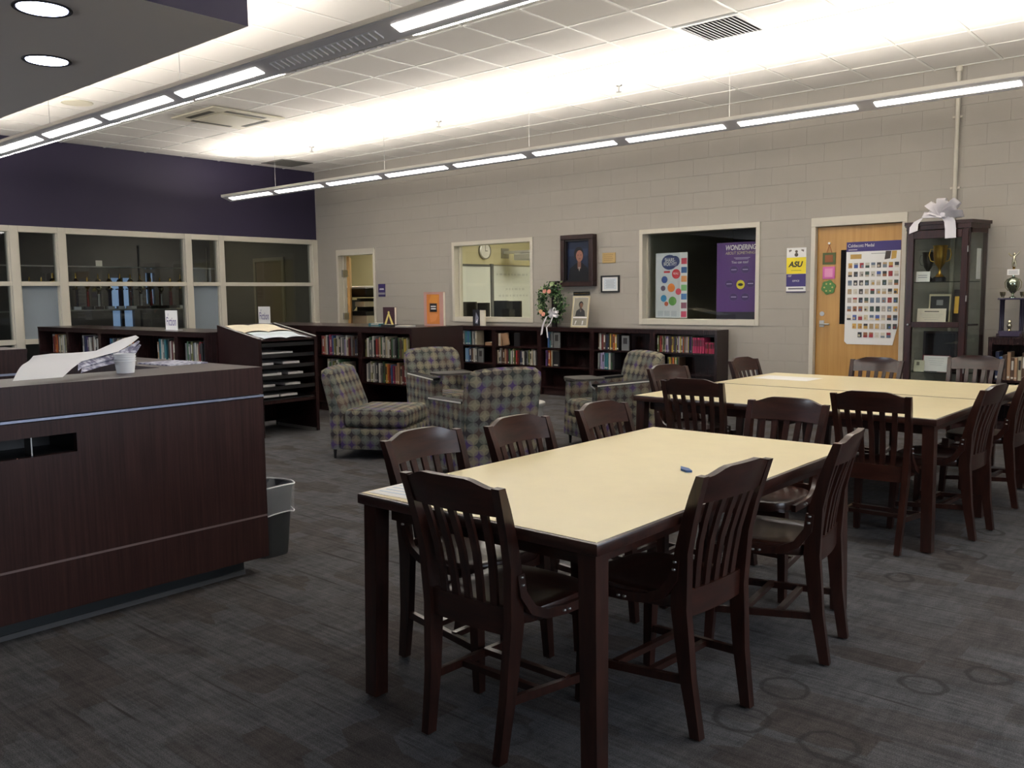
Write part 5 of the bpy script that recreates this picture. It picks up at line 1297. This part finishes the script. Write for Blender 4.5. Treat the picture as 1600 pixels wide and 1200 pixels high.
leaning('framed_picture', 'dark framed picture deep inside the cabinet below the middle rail', 'picture frame', (1440, 518, 1496, 588), -.10, .5602, [('frame', (-1, 0, 1, 1), 0, .014, FRD), ('picture', (-.86, .06, .86, .94), -.003, -.0003, mat('dim_picture', (36, 32, 34), .25))], tilt=2)
t = thing('pointer_pen', 'black pen lying on the cabinet shelf before the notched certificate', 'pen', (10.50, -.34, .567)); obj('barrel', tube([(-.06, 0, 0), (.06, .005, 0)], .005, 8), BLACK, t); obj('clip', bx(-.05, -.006, .003, -.01, -.004, .006), STEEL, t)
tag(obj('paper_strip', prism([(10.862, -.23, 1.49), (10.872, -.12, 1.49), (10.872, -.12, 1.79), (10.862, -.23, 1.79)], (-.003, 0, 0)), WHITE), 'tall white paper strip standing inside the cabinet\'s angled right side', 'paper')

# bow on the cabinet top
c = on(1476, 336, 1, -.40); B0 = Vector((c.x, -.43, c.z)); t = thing('ribbon_bow', 'large white satin ribbon bow draped over the top of the display cabinet', 'bow', (c.x, -.36, 2.0625))
O = Vector((c.x, -.36, 2.0625)); b0 = B0-O
for k, a in enumerate((95, 45, 140, 0, 178, 70, 115, 160, 25)):
    d = Vector((math.cos(R(a))*1.0, -.12+.03*(k % 3), math.sin(R(a)))); l = (.185 if k < 5 else .13)
    if k == 0: l = .16
    side = Vector((0, 1, 0)).cross(d)
    pth = [b0+d*l*math.sin(math.pi*s/10)+Vector((0, -.05*math.sin(2*math.pi*s/10)-.015, 0)) for s in range(11)]
    ribbon(pth, .10, side*.6+Vector((0, .8, 0)), t, 'bow_loop')
obj('bow_knot', bx(b0.x-.03, b0.y-.05, b0.z-.03, b0.x+.03, b0.y, b0.z+.03, .015, 3), SAT, t, 50)
def wp(px, py, y): v = on(px, py, 1, y); return v-O
ribbon([b0+Vector((0, -.01, -.01)), wp(1460, 338, -.43), wp(1447, 338, -.43), wp(1435, 344, -.436), wp(1428, 353, -.442), wp(1427, 363, -.445)], .085, (1, 0, .35), t, 'bow_tail')
ribbon([b0+Vector((0, -.02, -.01)), wp(1481, 341, -.44), wp(1484, 346, -.442), wp(1485, 358, -.443), wp(1485, 372, -.443)], .10, (1, 0, .05), t, 'bow_tail')
ribbon([b0+Vector((-.02, 0, -.02)), wp(1465, 335, -.44), wp(1450, 334, -.43), wp(1443, 338, -.40)], .05, (.2, .6, 1), t, 'bow_streamer')

# tall trophy on the corner bookcase
TP = mat('trophy_purple', (56, 48, 70), .4); TPC = mat('trophy_column_purple', (40, 36, 54), .3, .4)
x, y, z = 11.185, -.22, .9305
t = thing('column_trophy', 'tall purple column trophy topped by a silver cup and a gold figure', 'trophy', (x, y, z))
obj('base', bx(-.115, -.07, 0, .115, .07, .03, .004, 1), mat('trophy_dark_base', (40, 24, 26), .4), t); obj('base_plate', bx(-.085, -.076, .006, .085, -.0705, .05), TP, t); obj('base_step', bx(-.10, -.06, .03, .10, .06, .055), TP, t)
for sx in (-1, 1):
    for sy in (-1, 1):
        obj('column', lathe([(.014, .055), (.014, .06), (.012, .065), (.012, .345), (.015, .35), (.015, .355)], 10), TPC, t, 40, loc=(sx*.085, sy*.045, 0))
        obj('column_cup', lathe([(.006, .372), (.005, .385), (.014, .40), (.018, .43), (.014, .43), (0, .40)], 10), SILVER, t, 40, loc=(sx*.085, sy*.045, 0))
obj('top_plate', bx(-.115, -.065, .355, .115, .065, .372, .003, 1), TP, t)
obj('cup', lathe([(.03, .372), (.03, .38), (.010, .392), (.008, .41), (.03, .43), (.055, .48), (.058, .52), (.045, .555), (.03, .565), (.012, .575), (.012, .59), (0, .59)], 20), mat('green_silver', (170, 178, 158), .15, 1), t, 40)
for s in (-1, 1): obj('cup_handle', tube([(s*.04, 0, .44), (s*.066, 0, .47), (s*.072, 0, .52), (s*.05, 0, .555)], .004, 6), SILVER, t, 40)
obj('card', bx(-.052, -.022, .59, .052, -.019, .645), WHITE, t)
for k in range(3): obj('text_line', bx(-.04, -.0228, .603+k*.012, .04, -.0221, .607+k*.012), MATS['faint_ink'], t)
obj('figure_stand', lathe([(.022, .59), (.018, .60), (.010, .62), (.012, .665), (.016, .67), (0, .67)], 10), GOLD, t, 40)
fg = NB()
tube([(-.012, 0, .67), (-.010, 0, .70), (-.004, 0, .735), (0, 0, .76), (0, 0, .775)], [.008, .010, .014, .012, .006], 8, fg)
tube([(.016, 0, .67), (.012, 0, .70), (.004, 0, .73)], [.007, .009, .010], 8, fg); tube([(0, 0, .765), (-.03, -.005, .775), (-.05, -.005, .80)], [.008, .006, .005], 6, fg); tube([(0, 0, .765), (.03, -.005, .79), (.045, -.005, .815)], [.008, .006, .005], 6, fg); lathe([(0, .775), (.012, .78), (.014, .79), (.010, .80), (0, .803)], 10, (0, 0, 0), fg)
obj('gold_figure', fg, SILVER, t, 50)
obj('star_figure', lathe([(0, .055), (.028, .055), (.012, .07), (.024, .10), (.020, .12), (.010, .125), (.018, .14), (.012, .158), (0, .162)], 10), SILVER, t, 40, loc=(-.012, -.02, 0))

# ================================================================ corridor beyond the glazed partition
w4 = struct('window_4'); SKYP = mat('daylit_pane', (150, 176, 214), .3, emit=(150, 182, 226), estr=.32)
for (y0, y1, z0, z1) in ((-2.08, -1.66, .6, 1.80), (-1.40, -1.22, 1.3, 1.90)):
    obj('pane', bx(-3.7, y0, z0, -3.69, y1, z1), SKYP, w4)
    obj('window_bar', bx(-3.69, y0, (z0+z1)/2-.02, -3.64, y1, (z0+z1)/2+.02), BLACK, w4)
    obj('window_bar', bx(-3.69, (y0+y1)/2-.03, z0, -3.63, (y0+y1)/2+.03, z1), BLACK, w4)
t = thing('trophy_case', 'long glass trophy shelving seen through the glazed partition', 'shelving', (-1.4, 0, 0))
for z in (1.23, 1.92, .78):
    obj('shelf', bx(-.22, -7.0, z-.014, .22, -1.2, z), CG if z > 1 else DKGREY, t); obj('shelf_edge', bx(.22, -7.0, z-.018, .232, -1.2, z+.004), STEEL, t)
for y in (-6.98, -5.2, -3.85, -2.5, -1.22): obj('upright', bx(-.24, y-.015, 0, -.21, y+.015, 2.3), DKGREY, t)
def tall_trophy(v):
    t = thing('award_trophy', 'x', 'trophy', (0, 0, 0), 0, 'trophies behind the glazed partition')
    H = (.52, .44, .58)[v]; m = (GOLD, SILVER, GOLD)[v]
    obj('base', bx(-.06, -.05, 0, .06, .05, .05), (BLACK, FRD, WHITEG)[v], t)
    if v == 2:
        for s in (-1, 1): obj('column', lathe([(.014, .05), (.014, H*.55)], 8), (TPC), t, 50, loc=(s*.035, 0, 0))
        obj('plate', bx(-.06, -.05, H*.55, .06, .05, H*.55+.015), BLACK, t)
    else: obj('column', lathe([(.022, .05), (.018, H*.5), (.02, H*.56)], 10), (mat('trophy_red', (140, 50, 50), .25, .6), STEEL, STEEL)[v], t, 50)
    obj('cup', lathe([(.02, H*.57), (.012, H*.62), (.045, H*.70), (.05, H*.78), (.03, H*.84), (.012, H*.86), (.014, H*.92), (.008, H), (0, H)], 12), m, t, 40)
    return t
protos = [tall_trophy(v) for v in range(3)]
random.seed(11); n = 0
KIND = ['red-column', 'silver', 'twin-column']
used = [False]*3
spots = [-6.5+.22*k for k in range(6)]+[-4.32+.088*k for k in range(28)]
for i, y in enumerate(spots):
    v = random.choice((0, 1, 2)); lab = '%s trophy behind the partition glass, %s from the left' % (KIND[v], NUM[i])
    loc = (-1.40+(.10 if i % 2 else -.10), y, 1.2304)
    if not used[v]: used[v] = True; protos[v].location = loc; protos[v]['label'] = lab
    else: copy_tree(protos[v], loc, random.uniform(-.3, .3), lab)
t = thing('ceiling_panel_light', 'unseen added fill panel brightening the corridor beyond the glazed partition', 'ceiling light', (-2.5, -1.6, 2.75))  # unseen panel, added only to brighten the dark corridor
obj('diffuser', bx(-.3, -.6, -.03, .3, .6, -.01), mat('corridor_fill_panel', (240, 236, 226), .5, emit=(255, 240, 214), estr=4.5), t); obj('frame', bx(-.33, -.63, -.012, .33, .63, 0), WHITEG, t)
d3 = struct('door_3')
for a, b in (((-2.0, -.03, 0), (-1.93, .0, 2.15)), ((-1.07, -.03, 0), (-1.0, .0, 2.15)), ((-1.93, -.03, 2.08), (-1.07, .0, 2.15))): obj('jamb', bx(*a, *b), mat('corridor_door_frame', (150, 138, 110), .5), d3)
obj('door_leaf', bx(-1.93, -.012, 0, -1.07, -.002, 2.08), mat('corridor_door', (126, 108, 76), .5), d3)
tag(obj('wall_notice', bx(-3.598, -2.35, 1.98, -3.594, -2.23, 2.12), WHITE), 'small white notice on the far corridor wall', 'notice')

# ================================================================ classroom, office beyond the wall
WBM = mat('whiteboard_surface', (232, 236, 232), .25)
t = thing('whiteboard', 'wide whiteboard with faint writing inside the classroom', 'whiteboard', (2.3, 0, 0))
obj('board', bx(.004, 1.2, .95, .02, 2.08, 1.90), WBM, t); obj('board', bx(.004, 2.14, .95, .02, 4.3, 1.92), WBM, t)
obj('divider', bx(.004, 2.08, .95, .05, 2.14, 1.95), mat('board_frame_grey', (96, 98, 98), .5), t); obj('top_frame', bx(.004, 1.2, 1.90, .03, 2.08, 1.94), MATS['board_frame_grey'], t); obj('top_frame', bx(.004, 2.14, 1.92, .03, 4.3, 1.94), STEEL, t)
WI = mat('marker_grey', (204, 209, 207), .6)
for z, a, b in ((1.75, 2.25, 3.1), (1.48, 2.5, 3.0), (1.36, 2.3, 3.1)):
    y = a
    while y < b:
        l = random.uniform(.04, .10); obj('marker_stroke', bx(.0203, y, z, .0207, y+l, z+.035), WI, t); y += l+.035
t = thing('wall_clock', 'round white wall clock inside the classroom above the whiteboard', 'clock', (2.302, 1.94, 2.18))
obj('face', lathe([(0, .03), (.13, .03), (.13, .034), (0, .034)], 28), WHITE, t, rot=(0, R(90), 0)); obj('rim', lathe([(.13, 0), (.15, 0), (.15, .04), (.13, .045), (.13, 0)], 28), STEEL, t, 40, rot=(0, R(90), 0))
obj('hour_hand', bx(.036, -.004, -.005, .038, .06, .005), BLACK, t); obj('minute_hand', bx(.036, -.004, -.01, .038, .004, .10), BLACK, t)
t = thing('wall_projector', 'white short-throw projector on a wall arm inside the classroom', 'projector', (2.302, 2.5, 2.14))
obj('arm', bx(0, -.05, .0, .75, .03, .05), WHITEG, t); obj('body', bx(.35, -.16, -.13, .75, .16, -.01, .02, 2), WHITEG, t); obj('bracket', bx(0, -.1, -.08, .02, .1, .1), STEEL, t); obj('lens_hood', bx(.45, -.1, -.005, .65, .08, .0), BLACK, t)
t = thing('computer_desk', 'computer desk under the window inside the classroom', 'desk', (3.8, .55, 0))
obj('top', bx(-1.2, -.3, .73, 1.0, .35, .76), TOPLAM, t)
for sx in (-1.15, .95):
    for sy in (-.26, .31): obj('leg', bx(sx-.02, sy-.02, 0, sx+.02, sy+.02, .73), DKGREY, t)
for k, (a, b, h) in enumerate(((3.03, 3.27, 1.285), (3.50, 3.70, 1.27), (3.66, 3.90, 1.30), (4.05, 4.36, 1.295))):
    t = thing('computer_monitor', 'black computer monitor inside the classroom window, ' + ['leftmost', 'second from left', 'third from left', 'rightmost'][k], 'monitor', ((a+b)/2, (.66, .50, .72, .5)[k], .7603), group='monitors in the classroom')
    w = (b-a)/2+.02; obj('screen', bx(-w, -.02, .10, w, .02, h-.76), BLACK, t); obj('neck', bx(-.03, -.0, .015, .03, .04, .12), BLACK, t); obj('foot', bx(-.10, -.05, 0, .10, .09, .015), BLACK, t)
t = thing('photocopier', 'black and white photocopier seen through the open office door', 'photocopier', (.06, 1.05, 0))
obj('cabinet', bx(-.36, -.28, .03, .36, .32, 1.04, .01, 1), mat('copier_white', (226, 222, 206), .5), t); obj('paper_deck', bx(-.36, -.30, 1.04, .36, .30, 1.12, .01, 1), mat('copier_dark', (40, 44, 52), .4), t)
obj('rear_column', bx(-.36, .08, 1.12, .36, .30, 1.36), MATS['copier_dark'], t); obj('control_panel', prism([(-.34, -.28, 1.13), (-.05, -.28, 1.13), (-.05, -.10, 1.33), (-.34, -.10, 1.33)], (0, .03, .0)), mat('copier_grey', (110, 118, 118), .4), t)
obj('paper_tray', bx(-.02, -.25, 1.20, .26, .08, 1.30, .01, 1), MATS['copier_white'], t); obj('scanner', bx(-.37, -.30, 1.38, .37, .31, 1.56, .04, 3), BLACK, t, 40); obj('scanner_lid', bx(-.33, -.26, 1.56, .33, .29, 1.585, .01, 1), WHITEG, t)
obj('drawer', bx(-.33, -.29, .55, .33, -.281, .80), MATS['copier_white'], t); obj('drawer', bx(-.33, -.29, .25, .33, -.281, .50), MATS['copier_white'], t)
